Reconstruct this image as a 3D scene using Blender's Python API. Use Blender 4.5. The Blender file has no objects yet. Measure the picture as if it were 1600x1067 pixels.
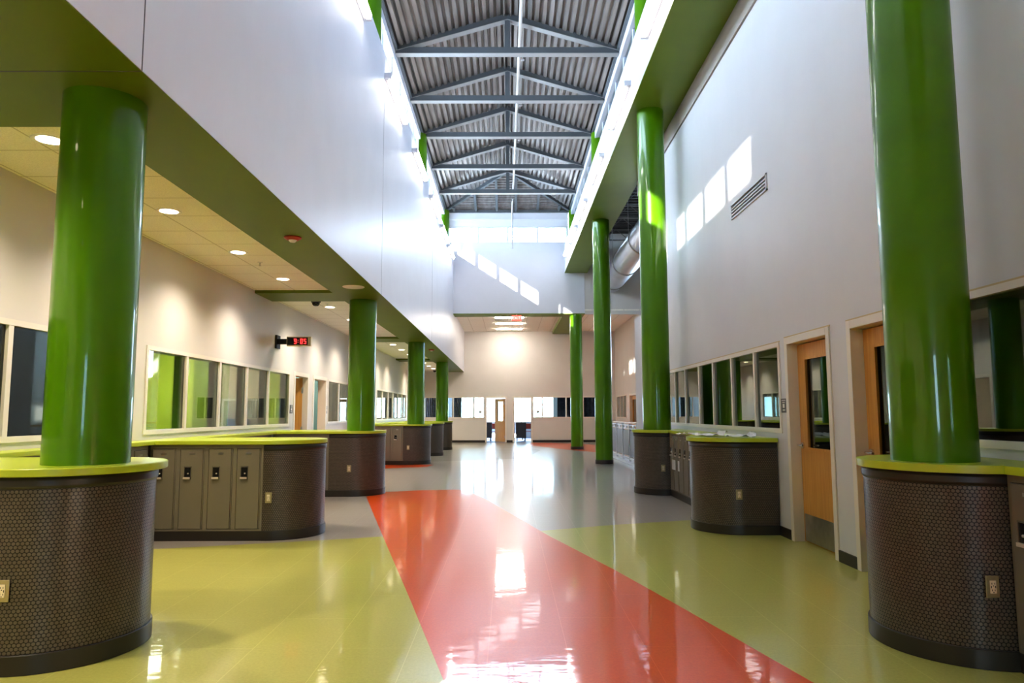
import bpy, bmesh, math, random
from mathutils import Vector, Matrix
random.seed(4)
PI = math.pi
scn = bpy.context.scene
col = scn.collection

# ------------------------------------------------------------------ materials
def new_mat(name):
    m = bpy.data.materials.new(name); m.use_nodes = True
    nt = m.node_tree
    b = nt.nodes['Principled BSDF']
    return m, nt, b
def N(nt, t, **k):
    n = nt.nodes.new(t)
    for a, v in k.items(): setattr(n, a, v)
    return n
def L(nt, a, b): nt.links.new(a, b)
def math_n(nt, op, a=None, b=None, c=None):
    n = N(nt, 'ShaderNodeMath', operation=op)
    for i, v in enumerate((a, b, c)):
        if v is None: continue
        if isinstance(v, (int, float)): n.inputs[i].default_value = v
        else: L(nt, v, n.inputs[i])
    return n.outputs[0]
def ramp(nt, fac, stops):
    r = N(nt, 'ShaderNodeValToRGB')
    el = r.color_ramp.elements
    while len(el) < len(stops): el.new(0.5)
    for e, (p, c) in zip(el, stops):
        e.position = p; e.color = (*c, 1) if len(c) == 3 else c
    L(nt, fac, r.inputs[0]); return r.outputs[0]
def coords(nt): return N(nt, 'ShaderNodeNewGeometry').outputs['Position']
def paint(name, c, rough=0.5, var=0.06, scale=1.5, spec=0.5, coat=0.0, metal=0.0, bump=0.0, bscale=60, coat_rough=0.05):
    m, nt, b = new_mat(name)
    n = N(nt, 'ShaderNodeTexNoise'); n.inputs['Scale'].default_value = scale; n.inputs['Detail'].default_value = 4
    L(nt, coords(nt), n.inputs['Vector'])
    lo = tuple(x*(1-var) for x in c); hi = tuple(min(1, x*(1+var)) for x in c)
    L(nt, ramp(nt, n.outputs['Fac'], [(0.3, lo), (0.7, hi)]), b.inputs['Base Color'])
    b.inputs['Roughness'].default_value = rough
    b.inputs['Specular IOR Level'].default_value = spec
    b.inputs['Metallic'].default_value = metal
    b.inputs['Coat Weight'].default_value = coat
    b.inputs['Coat Roughness'].default_value = coat_rough
    if bump:
        n2 = N(nt, 'ShaderNodeTexNoise'); n2.inputs['Scale'].default_value = bscale
        L(nt, coords(nt), n2.inputs['Vector'])
        bp = N(nt, 'ShaderNodeBump'); bp.inputs['Strength'].default_value = bump; bp.inputs['Distance'].default_value = 0.01
        L(nt, n2.outputs['Fac'], bp.inputs['Height']); L(nt, bp.outputs[0], b.inputs['Normal'])
        if coat: L(nt, bp.outputs[0], b.inputs['Coat Normal'])
    return m
def emit(name, c, s):
    m, nt, b = new_mat(name)
    b.inputs['Base Color'].default_value = (*[min(1, x) for x in c], 1)
    b.inputs['Emission Color'].default_value = (*c, 1); b.inputs['Emission Strength'].default_value = s
    return m
def glass_mat(name, tint=(0.93, 0.97, 0.95), refl=1.0):
    m = bpy.data.materials.new(name); m.use_nodes = True; nt = m.node_tree
    nt.nodes.remove(nt.nodes['Principled BSDF'])
    t = N(nt, 'ShaderNodeBsdfTransparent'); t.inputs[0].default_value = (*tint, 1)
    g = N(nt, 'ShaderNodeBsdfGlossy'); g.inputs['Roughness'].default_value = 0.0
    g.inputs['Color'].default_value = (0.92, 0.96, 0.93, 1)
    f = N(nt, 'ShaderNodeFresnel'); f.inputs[0].default_value = 1.5
    fac = math_n(nt, 'MINIMUM', math_n(nt, 'MULTIPLY', f.outputs[0], 1.9*refl), 0.9)
    mx = N(nt, 'ShaderNodeMixShader')
    L(nt, fac, mx.inputs[0]); L(nt, t.outputs[0], mx.inputs[1]); L(nt, g.outputs[0], mx.inputs[2])
    L(nt, mx.outputs[0], nt.nodes['Material Output'].inputs[0])
    return m

M = {}
M['column'] = paint('column_green_gloss', (0.082, 0.215, 0.001), rough=0.3, var=0.10, scale=2, spec=0.2, coat=0.5, coat_rough=0.05, bump=0.03, bscale=14)
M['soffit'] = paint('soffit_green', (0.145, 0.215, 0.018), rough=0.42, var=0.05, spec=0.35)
M['soffit_shaded'] = paint('soffit_green_shaded', (0.115, 0.165, 0.008), rough=0.45, var=0.05, spec=0.3)  # same soffit green, with the low soffit's shade put into the colour
M['counter'] = paint('lime_laminate', (0.43, 0.52, 0.035), rough=0.3, var=0.03, scale=8)
M['dark_trim'] = paint('dark_rubber', (0.030, 0.025, 0.020), rough=0.35, var=0.1)
M['locker'] = paint('locker_enamel', (0.20, 0.178, 0.135), rough=0.34, var=0.05)
M['locker_gap'] = paint('locker_shadow_gap', (0.03, 0.027, 0.022), rough=0.5)
M['chrome'] = paint('chrome', (0.75, 0.74, 0.72), rough=0.2, metal=1.0, var=0.03)
M['lift'] = paint('pale_latch', (0.70, 0.62, 0.52), rough=0.3, metal=0.3)
M['truss_lit_underside'] = paint('truss_lit_underside', (0.27, 0.275, 0.275), rough=0.5)  # truss grey lightened: floor bounce painted onto the chord undersides
M['steel'] = paint('brushed_steel', (0.5, 0.49, 0.46), rough=0.35, metal=1.0, var=0.08, scale=12)
M['wall_gray'] = paint('wall_warm_gray', (0.65, 0.625, 0.59), rough=0.5, var=0.02, spec=0.3)
M['wall_right'] = paint('wall_cool_gray', (0.645, 0.645, 0.665), rough=0.45, var=0.02, spec=0.4)
M['wall_white'] = paint('wall_white_panel', (0.715, 0.73, 0.785), rough=0.38, var=0.02, spec=0.4)
for k_ in ('wall_white', 'wall_right'):
    nt = M[k_].node_tree; b = nt.nodes['Principled BSDF']
    mp = N(nt, 'ShaderNodeMapping'); mp.inputs['Scale'].default_value = (5, 5, 0.12); L(nt, coords(nt), mp.inputs[0])
    n2 = N(nt, 'ShaderNodeTexNoise'); n2.inputs['Scale'].default_value = 1.0; n2.inputs['Detail'].default_value = 3; L(nt, mp.outputs[0], n2.inputs['Vector'])
    bp = N(nt, 'ShaderNodeBump'); bp.inputs['Strength'].default_value = 0.12; bp.inputs['Distance'].default_value = 0.03
    L(nt, n2.outputs['Fac'], bp.inputs['Height']); L(nt, bp.outputs[0], b.inputs['Normal'])
M['taupe'] = paint('taupe_trim', (0.36, 0.33, 0.29), rough=0.6)
M['cream'] = paint('cream_frame', (0.76, 0.71, 0.63), rough=0.4, var=0.02)
M['caulk'] = paint('tan_edge', (0.55, 0.44, 0.25), rough=0.6)
M['black'] = paint('black_gasket', (0.012, 0.012, 0.012), rough=0.5)
M['black_gloss'] = paint('black_plastic', (0.015, 0.015, 0.016), rough=0.25)
M['joint'] = paint('dark_joint', (0.10, 0.10, 0.11), rough=0.7)
M['truss'] = paint('truss_gray', (0.105, 0.118, 0.128), rough=0.5, var=0.08)
M['pipe_white'] = paint('pipe_white', (0.62, 0.61, 0.60), rough=0.4)
M['deck_dark'] = paint('dark_deck', (0.05, 0.048, 0.045), rough=0.7)
M['joist'] = paint('joist_gray', (0.16, 0.15, 0.14), rough=0.6)
M['duct'] = paint('spiral_duct', (0.72, 0.74, 0.78), rough=0.28, metal=1.0, var=0.05)
M['office_green'] = paint('office_lime_wall', (0.42, 0.52, 0.05), rough=0.6)
M['office_beige'] = paint('office_beige_wall', (0.56, 0.47, 0.36), rough=0.7)
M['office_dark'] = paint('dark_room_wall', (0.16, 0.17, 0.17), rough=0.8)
M['teal'] = paint('teal_panel', (0.06, 0.13, 0.12), rough=0.7)
M['carpet'] = paint('office_carpet', (0.10, 0.11, 0.11), rough=0.95, scale=30, var=0.2)
M['red'] = paint('alarm_red', (0.35, 0.03, 0.02), rough=0.4)
M['white_plastic'] = paint('white_plastic', (0.8, 0.78, 0.74), rough=0.4)
M['ivory'] = paint('ivory_plastic', (0.80, 0.70, 0.52), rough=0.4)
M['brass'] = paint('brass_plate', (0.42, 0.36, 0.22), rough=0.35, metal=0.6)
M['sign'] = paint('sign_gray', (0.09, 0.09, 0.09), rough=0.5)
M['sign_light'] = paint('sign_light', (0.6, 0.6, 0.58), rough=0.5)
M['paper'] = paint('paper', (0.82, 0.81, 0.78), rough=0.8)
M['rail_gray'] = paint('rail_panel_gray', (0.30, 0.31, 0.34), rough=0.5)
M['rail_white'] = paint('rail_post_pale', (0.66, 0.68, 0.72), rough=0.35)
M['wood_cap'] = paint('maple_cap', (0.58, 0.38, 0.20), rough=0.4)
M['plastic_blue'] = paint('classroom_blue', (0.04, 0.09, 0.22), rough=0.5)
M['chair_red'] = paint('chair_red', (0.40, 0.07, 0.04), rough=0.5)
M['cart_dark'] = paint('cart_charcoal', (0.045, 0.045, 0.05), rough=0.5)
M['ground'] = paint('concrete_outside', (0.55, 0.53, 0.5), rough=0.9)
M['curtain'] = paint('navy_panel', (0.06, 0.06, 0.09), rough=0.8, scale=6, var=0.4)
M['tube'] = emit('fluorescent_lens', (1.0, 0.97, 0.98), 21.0)
M['troffer'] = emit('troffer_lens', (1.0, 0.90, 0.80), 45.0)
M['downlight'] = emit('downlight_lens', (1.0, 0.85, 0.62), 11.0)
M['office_light'] = emit('office_light_lens', (1.0, 0.93, 0.82), 48.0)
M['lamp_warm'] = emit('lamp_warm', (1.0, 0.75, 0.4), 4.0)
M['led'] = emit('led_red', (1.0, 0.05, 0.05), 2.0)
M['exit_red'] = emit('exit_red', (1.0, 0.10, 0.07), 1.3)
M['exit_white'] = emit('exit_white', (1.0, 0.6, 0.52), 1.3)
M['glass'] = glass_mat('window_glass', (0.90, 0.95, 0.92), refl=0.42)
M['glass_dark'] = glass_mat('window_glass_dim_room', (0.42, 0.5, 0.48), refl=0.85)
M['glass_sky'] = glass_mat('clerestory_glass', (0.97, 0.99, 1.0), refl=0.5)

# honey maple door veneer
m, nt, b = new_mat('maple_veneer'); M['door_wood'] = m
mp = N(nt, 'ShaderNodeMapping'); mp.inputs['Scale'].default_value = (14, 14, 0.7); L(nt, coords(nt), mp.inputs[0])
n = N(nt, 'ShaderNodeTexNoise'); n.inputs['Scale'].default_value = 3; n.inputs['Detail'].default_value = 6; L(nt, mp.outputs[0], n.inputs['Vector'])
L(nt, ramp(nt, n.outputs['Fac'], [(0.3, (0.52, 0.25, 0.055)), (0.75, (0.66, 0.36, 0.10))]), b.inputs['Base Color'])
b.inputs['Roughness'].default_value = 0.35

# penny round tile, needs UV in metres
m, nt, b = new_mat('penny_round_tile'); M['penny'] = m
uv = N(nt, 'ShaderNodeUVMap').outputs[0]
sx = N(nt, 'ShaderNodeSeparateXYZ'); L(nt, uv, sx.inputs[0])
A = 0.0225
u = math_n(nt, 'DIVIDE', sx.outputs[0], A); v = math_n(nt, 'DIVIDE', sx.outputs[1], A*math.sqrt(3))
def lat(off):
    fu = math_n(nt, 'SUBTRACT', math_n(nt, 'FRACT', math_n(nt, 'ADD', u, off)), 0.5)
    fv = math_n(nt, 'MULTIPLY', math_n(nt, 'SUBTRACT', math_n(nt, 'FRACT', math_n(nt, 'ADD', v, off)), 0.5), math.sqrt(3))
    return math_n(nt, 'SQRT', math_n(nt, 'ADD', math_n(nt, 'MULTIPLY', fu, fu), math_n(nt, 'MULTIPLY', fv, fv)))
d = math_n(nt, 'MINIMUM', lat(100.0), lat(100.5))
mr = N(nt, 'ShaderNodeMapRange', interpolation_type='SMOOTHSTEP')
mr.inputs['From Min'].default_value = 0.475; mr.inputs['From Max'].default_value = 0.36
L(nt, d, mr.inputs['Value'])
ns = N(nt, 'ShaderNodeTexNoise'); ns.inputs['Scale'].default_value = 30; L(nt, coords(nt), ns.inputs['Vector'])
tc = ramp(nt, ns.outputs['Fac'], [(0.3, (0.100, 0.079, 0.058)), (0.7, (0.135, 0.108, 0.082))])
mx = N(nt, 'ShaderNodeMix', data_type='RGBA'); mx.inputs[6].default_value = (0.006, 0.005, 0.004, 1)
L(nt, mr.outputs[0], mx.inputs[0]); L(nt, tc, mx.inputs[7]); L(nt, mx.outputs[2], b.inputs['Base Color'])
b.inputs['Roughness'].default_value = 0.3
bp = N(nt, 'ShaderNodeBump'); bp.inputs['Strength'].default_value = 0.6; bp.inputs['Distance'].default_value = 0.002
L(nt, mr.outputs[0], bp.inputs['Height']); L(nt, bp.outputs[0], b.inputs['Normal'])

# polished floor tile in several colours
def floor_mat(name, c, c2, spec=0.25):
    m, nt, b = new_mat(name)
    P = coords(nt)
    n = N(nt, 'ShaderNodeTexNoise'); n.inputs['Scale'].default_value = 55; n.inputs['Detail'].default_value = 5; n.inputs['Roughness'].default_value = 0.75
    L(nt, P, n.inputs['Vector'])
    base = ramp(nt, n.outputs['Fac'], [(0.3, c), (0.72, c2)])
    br = N(nt, 'ShaderNodeTexBrick', offset=0.5)
    br.inputs['Scale'].default_value = 1.0; br.inputs['Brick Width'].default_value = 1.22; br.inputs['Row Height'].default_value = 0.46
    br.inputs['Mortar Size'].default_value = 0.0022; br.inputs['Mortar Smooth'].default_value = 0.0
    mp = N(nt, 'ShaderNodeMapping'); mp.inputs['Rotation'].default_value = (0, 0, PI/2); mp.inputs['Location'].default_value = (0.1, 0.12, 0)
    L(nt, P, mp.inputs[0]); L(nt, mp.outputs[0], br.inputs['Vector'])
    mx = N(nt, 'ShaderNodeMix', data_type='RGBA'); L(nt, math_n(nt, 'MULTIPLY', br.outputs['Fac'], 0.45), mx.inputs[0])
    L(nt, base, mx.inputs[6]); mx.inputs[7].default_value = (*[min(1, x*1.25+0.06) for x in c2], 1)
    L(nt, mx.outputs[2], b.inputs['Base Color'])
    b.inputs['Roughness'].default_value = 0.30
    b.inputs['Specular IOR Level'].default_value = spec
    b.inputs['Coat Weight'].default_value = 0.55; b.inputs['Coat Roughness'].default_value = 0.05; b.inputs['Coat IOR'].default_value = 1.38
    n2 = N(nt, 'ShaderNodeTexNoise'); n2.inputs['Scale'].default_value = 3.2; n2.inputs['Detail'].default_value = 3
    mp2 = N(nt, 'ShaderNodeMapping'); mp2.inputs['Scale'].default_value = (1.0, 2.4, 1); L(nt, P, mp2.inputs[0]); L(nt, mp2.outputs[0], n2.inputs['Vector'])
    bp = N(nt, 'ShaderNodeBump'); bp.inputs['Strength'].default_value = 0.07; bp.inputs['Distance'].default_value = 0.02
    L(nt, n2.outputs['Fac'], bp.inputs['Height']); L(nt, bp.outputs[0], b.inputs['Coat Normal'])
    return m
M['f_gray'] = floor_mat('floor_tile_gray', (0.40, 0.355, 0.31), (0.50, 0.45, 0.40))
M['f_green'] = floor_mat('floor_tile_green', (0.49, 0.475, 0.115), (0.61, 0.585, 0.16))
M['f_orange'] = floor_mat('floor_tile_orange', (0.70, 0.075, 0.006), (0.84, 0.115, 0.010))
M['f_olive'] = floor_mat('floor_tile_olive', (0.25, 0.24, 0.19), (0.33, 0.315, 0.25))

# lay-in ceiling tile
m, nt, b = new_mat('acoustic_tile'); M['acoustic'] = m
P = coords(nt)
br = N(nt, 'ShaderNodeTexBrick', offset=0.0)
br.inputs['Scale'].default_value = 1.0; br.inputs['Brick Width'].default_value = 0.61; br.inputs['Row Height'].default_value = 0.61
br.inputs['Mortar Size'].default_value = 0.008; br.inputs['Mortar Smooth'].default_value = 0.1
br.inputs['Color1'].default_value = (0.93, 0.89, 0.80, 1); br.inputs['Color2'].default_value = (0.94, 0.90, 0.81, 1); br.inputs['Mortar'].default_value = (0.64, 0.59, 0.5, 1)
mp = N(nt, 'ShaderNodeMapping'); mp.inputs['Location'].default_value = (0.43, 0.17, 0); L(nt, P, mp.inputs[0]); L(nt, mp.outputs[0], br.inputs['Vector'])
n = N(nt, 'ShaderNodeTexNoise'); n.inputs['Scale'].default_value = 90; L(nt, P, n.inputs['Vector'])
mx = N(nt, 'ShaderNodeMix', data_type='RGBA', blend_type='MULTIPLY'); mx.inputs[0].default_value = 1
L(nt, br.outputs['Color'], mx.inputs[6]); L(nt, ramp(nt, n.outputs['Fac'], [(0.35, (0.88, 0.88, 0.88)), (0.6, (1, 1, 1))]), mx.inputs[7])
L(nt, mx.outputs[2], b.inputs['Base Color']); b.inputs['Roughness'].default_value = 0.9

# galvanised roof deck
m, nt, b = new_mat('galvanised_deck'); M['deck'] = m
P = coords(nt)
n = N(nt, 'ShaderNodeTexNoise'); n.inputs['Scale'].default_value = 2.0; n.inputs['Detail'].default_value = 8
mp = N(nt, 'ShaderNodeMapping'); mp.inputs['Scale'].default_value = (4, 0.5, 4); L(nt, P, mp.inputs[0]); L(nt, mp.outputs[0], n.inputs['Vector'])
L(nt, ramp(nt, n.outputs['Fac'], [(0.3, (0.17, 0.155, 0.145)), (0.7, (0.27, 0.25, 0.24))]), b.inputs['Base Color'])
b.inputs['Roughness'].default_value = 0.42; b.inputs['Metallic'].default_value = 0.35

# ------------------------------------------------------------------ mesh helpers
class MB:
    def __init__(s): s.bm = bmesh.new(); s.uv = s.bm.loops.layers.uv.new('UVMap')
    def face(s, pts, mi=0):
        f = s.bm.faces.new([s.bm.verts.new(p) for p in pts]); f.material_index = mi; return f
    def box(s, x0, x1, y0, y1, z0, z1, mi=0):
        v = [s.bm.verts.new((x, y, z)) for x in (x0, x1) for y in (y0, y1) for z in (z0, z1)]
        for q in ((0, 1, 3, 2), (4, 6, 7, 5), (0, 4, 5, 1), (2, 3, 7, 6), (0, 2, 6, 4), (1, 5, 7, 3)):
            f = s.bm.faces.new([v[i] for i in q]); f.material_index = mi
        return s
    def prism(s, poly, z0, z1, mi=0, caps=True):
        n = len(poly)
        a = [s.bm.verts.new((p[0], p[1], z0)) for p in poly]; c = [s.bm.verts.new((p[0], p[1], z1)) for p in poly]
        u = 0
        for i in range(n):
            j = (i+1) % n; l = math.dist(poly[i], poly[j])
            f = s.bm.faces.new([a[i], a[j], c[j], c[i]]); f.material_index = mi
            for lp, w in zip(f.loops, ((u, z0), (u+l, z0), (u+l, z1), (u, z1))): lp[s.uv].uv = w
            u += l
        if caps:
            s.bm.faces.new(a[::-1]).material_index = mi; s.bm.faces.new(c).material_index = mi
        return s
    def prism_axis(s, poly, a0, a1, axis, mi=0):
        """poly in the two other axes (x,z) for axis y, (y,z) for axis x"""
        def P(p, t): return (p[0], t, p[1]) if axis == 'y' else (t, p[0], p[1])
        n = len(poly)
        a = [s.bm.verts.new(P(p, a0)) for p in poly]; c = [s.bm.verts.new(P(p, a1)) for p in poly]
        for i in range(n):
            j = (i+1) % n; s.bm.faces.new([a[i], a[j], c[j], c[i]]).material_index = mi
        s.bm.faces.new(a[::-1]).material_index = mi; s.bm.faces.new(c).material_index = mi
        return s
    def tube(s, p0, p1, r, n=16, r1=None, caps=True, mi=0):
        p0, p1 = Vector(p0), Vector(p1); d = (p1-p0).normalized()
        e = Vector((0, 0, 1)) if abs(d.z) < 0.9 else Vector((1, 0, 0))
        x = d.cross(e).normalized(); y = d.cross(x); r1 = r if r1 is None else r1
        A = [s.bm.verts.new(p0+(x*math.cos(t)+y*math.sin(t))*r) for t in [2*PI*i/n for i in range(n)]]
        B = [s.bm.verts.new(p1+(x*math.cos(t)+y*math.sin(t))*r1) for t in [2*PI*i/n for i in range(n)]]
        for i in range(n):
            j = (i+1) % n; f = s.bm.faces.new([A[i], A[j], B[j], B[i]]); f.smooth = True; f.material_index = mi
        if caps: s.bm.faces.new(A[::-1]).material_index = mi; s.bm.faces.new(B).material_index = mi
        return s
    def beam(s, p0, p1, w, h, mi=0):
        """square tube between two points, w across and h in the vertical plane"""
        p0, p1 = Vector(p0), Vector(p1); d = (p1-p0).normalized()
        e = Vector((0, 0, 1)) if abs(d.z) < 0.95 else Vector((0, 1, 0))
        x = d.cross(e).normalized()*w/2; y = x.cross(d).normalized()*h/2
        A = [s.bm.verts.new(p0+k) for k in (x+y, y-x, -x-y, x-y)]; B = [s.bm.verts.new(p1+k) for k in (x+y, y-x, -x-y, x-y)]
        for i in range(4):
            j = (i+1) % 4; s.bm.faces.new([A[i], A[j], B[j], B[i]]).material_index = mi
        s.bm.faces.new(A[::-1]).material_index = mi; s.bm.faces.new(B).material_index = mi
        return s
    def lathe(s, prof, c=(0, 0, 0), n=32, mi=0):
        rings = []
        for r, z in prof:
            rings.append([s.bm.verts.new((c[0]+r*math.cos(2*PI*i/n), c[1]+r*math.sin(2*PI*i/n), c[2]+z)) for i in range(n)] if r > 1e-6 else [s.bm.verts.new((c[0], c[1], c[2]+z))])
        for a, b in zip(rings, rings[1:]):
            for i in range(n):
                j = (i+1) % n
                q = [a[i % len(a)], a[j % len(a)], b[j % len(b)], b[i % len(b)]]
                q = list(dict.fromkeys(q))
                if len(q) > 2: f = s.bm.faces.new(q); f.smooth = True; f.material_index = mi
        return s
    def build(s, name, mats, parent=None, origin=None, bevel=0.0, fix=True, seg=2):
        if fix: bmesh.ops.recalc_face_normals(s.bm, faces=s.bm.faces)
        for f in s.bm.faces: f.smooth = True
        for e in s.bm.edges:
            if len(e.link_faces) == 2 and e.calc_face_angle(0) > 0.5: e.smooth = False
        o0 = Vector(origin) if origin is not None else (Vector(parent['_o']) if parent is not None and '_o' in parent else Vector((0, 0, 0)))
        if o0.length: bmesh.ops.translate(s.bm, verts=s.bm.verts, vec=-o0)
        me = bpy.data.meshes.new(name); s.bm.to_mesh(me); s.bm.free()
        for m in (mats if isinstance(mats, (list, tuple)) else [mats]): me.materials.append(m)
        o = bpy.data.objects.new(name, me); col.objects.link(o)
        if parent is not None: o.parent = parent
        else: o.location = o0
        if '_o' in (parent or {}): o['_o'] = list(parent['_o'])
        if bevel:
            md = o.modifiers.new('bevel', 'BEVEL'); md.width = bevel; md.segments = seg; md.limit_method = 'ANGLE'
        return o
def tag(o, label=None, cat=None, group=None, kind=None):
    if label: o['label'] = label
    if cat: o['category'] = cat
    if group: o['group'] = group
    if kind: o['kind'] = kind
    return o
def empty(name, loc=(0, 0, 0), rz=0, label=None, cat=None, group=None, kind=None):
    o = bpy.data.objects.new(name, None); col.objects.link(o); o.location = loc; o.rotation_euler = (0, 0, rz)
    o['_o'] = [0.0, 0.0, 0.0]; o.empty_display_size = 0.1
    return tag(o, label, cat, group, kind)
def anchor(name, loc, **k):
    """an Empty at loc whose parts are given in world coordinates"""
    o = empty(name, loc, **k); o['_o'] = list(loc); return o
def copy_tree(o, parent=None):
    c = o.copy(); col.objects.link(c); c.parent = parent
    for ch in list(o.children): copy_tree(ch, c)
    return c
class Rep:
    """a kind of thing: the first placing uses the original, later ones copies"""
    def __init__(s, proto): s.p = proto; s.used = False
    def place(s, loc, rz, label, group=None):
        o = s.p if not s.used else copy_tree(s.p); s.used = True
        o.location = loc; o.rotation_euler = (0, 0, rz); o['label'] = label
        if group: o['group'] = group
        elif 'group' in o: del o['group']
        return o
def struct(name, mb, mats, label, cat, **k):
    return tag(mb.build(name, mats, **k), label, cat, None, 'structure')

# ------------------------------------------------------------------ dimensions (metres; hall runs along +Y, camera at the origin)
XL, XR = -4.13, 3.06           # lower side walls
XS, XSO = -2.10, -2.853        # white upper wall face and outer edge of its green soffit
XB = 2.19                      # inner face of the opposite beam
ZSOF, ZCEIL, ZBEAM, ZTOP = 3.33, 3.38, 6.75, 7.52
ZTOPR, ZCROSS, ZSE = 7.83, 7.62, 8.05
ZSILL, ZHEAD, ZEAVE, ZRIDGE = 7.83, 9.08, 9.30, 10.14
YN, YE, YB = -5.0, 27.25, 34.2  # near wall, high cross wall, far wall
CY = [4.36, 12.40, 19.80, 27.50]
XC, RC = 2.54, 0.235
CT = 1.08                      # counter top
H_W0, H_W1 = 1.14, 2.16        # window frame sill and head

# ------------------------------------------------------------------ floor
mb = MB()
mb.face([(-9, YN-1, 0), (9, YN-1, 0), (9, 42, 0), (-9, 42, 0)], 0)
def inlay(pts, mi, z): mb.face([(x, y, z) for x, y in pts], mi)
inlay([(-9, YN), (1.9, YN), (1.9, 3.0), (-0.6, 5.0), (-1.34, 8.24), (-1.85, 8.05), (-3.58, 7.52), (-9, 6.4)], 1, 0.0008)
inlay([(0.0, YN), (9, YN), (9, 12.0), (2.6, 9.45), (1.3, 8.99), (0.30, 8.52), (0.0, 7.0)], 1, 0.0008)
inlay([(-2.36, 12.09), (-1.36, 8.02), (-0.74, 5.51), (-0.33, 3.82), (1.8, YN), (4.6, YN), (1.55, 3.79), (1.21, 5.27), (0.93, 6.44), (0.45, 8.22), (-0.37, 11.68), (-0.67, 12.72), (-0.91, 13.15), (-1.54, 13.06), (-2.16, 12.8)], 2, 0.0016)
inlay([(-4.1, 18.2), (-3.12, 18.21), (-2.1, 18.75), (-2.0, 19.45), (-2.6, 19.6), (-4.1, 19.6)], 2, 0.0008)
inlay([(-2.4, 28.0), (0.9, 28.5), (1.2, 33.0), (1.3, 34.1), (-4.1, 34.1), (-4.1, 29)], 3, 0.0008)
inlay([(1.0, 33.6), (0.95, 30.8), (2.2, 27.2), (3.1, 25.4), (5.0, 27.5), (5.0, 30.0), (2.2, 33.2)], 2, 0.0012)
inlay([(-2.1, 20.8), (0.5, 22.0), (1.2, 27.0), (0.9, 28.4), (-2.4, 27.9), (-4.1, 26), (-4.1, 20.8)], 3, 0.0008)
floor = mb.build('floor', [M['f_gray'], M['f_green'], M['f_orange'], M['f_olive']], fix=False)
tag(floor, 'polished tile floor with orange wedge, yellow-green fields and grey between them', 'floor', kind='structure')

# ------------------------------------------------------------------ walls with openings
def wall_x(mb, x0, x1, ya, yb, za, zb, holes):
    """wall slab between x0 and x1 with rectangular holes (y0,y1,z0,z1)"""
    ys = sorted({ya, yb, *[h[0] for h in holes], *[h[1] for h in holes]}); zs = sorted({za, zb, *[h[2] for h in holes], *[h[3] for h in holes]})
    for y0, y1 in zip(ys, ys[1:]):
        run = None
        for z0, z1 in zip(zs, zs[1:]):
            c = ((y0+y1)/2, (z0+z1)/2)
            if any(h[0] < c[0] < h[1] and h[2] < c[1] < h[3] for h in holes):
                if run: mb.box(x0, x1, y0, y1, *run); run = None
            else: run = (run[0], z1) if run else (z0, z1)
        if run: mb.box(x0, x1, y0, y1, *run)
def wall_y(mb, y0, y1, xa, xb, za, zb, holes):
    xs = sorted({xa, xb, *[h[0] for h in holes], *[h[1] for h in holes]}); zs = sorted({za, zb, *[h[2] for h in holes], *[h[3] for h in holes]})
    for x0, x1 in zip(xs, xs[1:]):
        run = None
        for z0, z1 in zip(zs, zs[1:]):
            c = ((x0+x1)/2, (z0+z1)/2)
            if any(h[0] < c[0] < h[1] and h[2] < c[1] < h[3] for h in holes):
                if run: mb.box(x0, x1, y0, y1, *run); run = None
            else: run = (run[0], z1) if run else (z0, z1)
        if run: mb.box(x0, x1, y0, y1, *run)
WT = 0.16
LW = [(1.55, 7.05, [2.60, 3.70, 4.82, 5.93]), (8.17, 13.56, [9.22, 10.29, 11.36, 12.38]), (16.44, 19.75, [17.53, 18.6]), (22.55, 29.05, [23.6, 24.7, 25.8, 26.9, 27.98])]
LD = [(13.84, 14.85), (15.19, 16.31)]
RW = [(0.6, 5.14, [1.3, 2.2, 3.1, 4.0, 4.86]), (8.03, 14.45, [8.88, 9.79, 10.69, 11.48, 12.38, 13.12, 13.8])]
RD = [(5.30, 6.41), (6.76, 7.87)]
mb = MB(); wall_x(mb, XL-WT, XL, YN, YB, 0, ZCEIL+0.02, [(a, b_, H_W0, H_W1) for a, b_, _ in LW] + [(a, b_, 0, 2.185) for a, b_ in LD])
struct('wall_left', mb, M['wall_gray'], 'warm grey side wall under the tile ceiling, with office windows and two doors', 'wall')
mb = MB(); wall_x(mb, XR, XR+WT, YN, 16.3, 0, ZBEAM, [(a, b_, H_W0, H_W1) for a, b_, _ in RW] + [(a, b_, 0, 2.185) for a, b_ in RD])
mb.box(XR, XR+WT, 16.3, 17.2, 0, 3.62)
wr = struct('wall_right', mb, M['wall_right'], 'tall pale grey side wall with air grille and sun patches', 'wall')
mb = MB().box(XR-0.03, XR, YN, 16.3, 6.40, ZBEAM)
struct('trim_1', mb, M['taupe'], 'taupe band along the top of the tall grey wall', 'trim')
# white upper wall over the soffit
mb = MB().box(XSO, XS, YN, YB, ZSOF+0.005, ZTOP)
wl = struct('wall_left_upper', mb, M['wall_white'], 'white panelled upper wall hanging over the green soffit', 'wall')
mb = MB()
for y in (3.95, 11.75, 19.6): mb.box(XS, XS+0.0015, y-0.005, y+0.005, ZSOF+0.005, ZTOP)
mb.build('panel_joint', M['joint'], parent=wl)
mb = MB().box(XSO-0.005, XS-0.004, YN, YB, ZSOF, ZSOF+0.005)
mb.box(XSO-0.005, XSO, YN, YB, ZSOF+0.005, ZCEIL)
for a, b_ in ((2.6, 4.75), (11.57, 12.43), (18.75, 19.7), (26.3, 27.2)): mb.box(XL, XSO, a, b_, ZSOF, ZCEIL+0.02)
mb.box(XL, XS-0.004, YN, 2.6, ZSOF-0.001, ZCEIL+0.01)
sf = struct('ceiling_soffit', mb, M['soffit_shaded'], 'green soffit under the white upper wall, with cross bands', 'ceiling')
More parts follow.
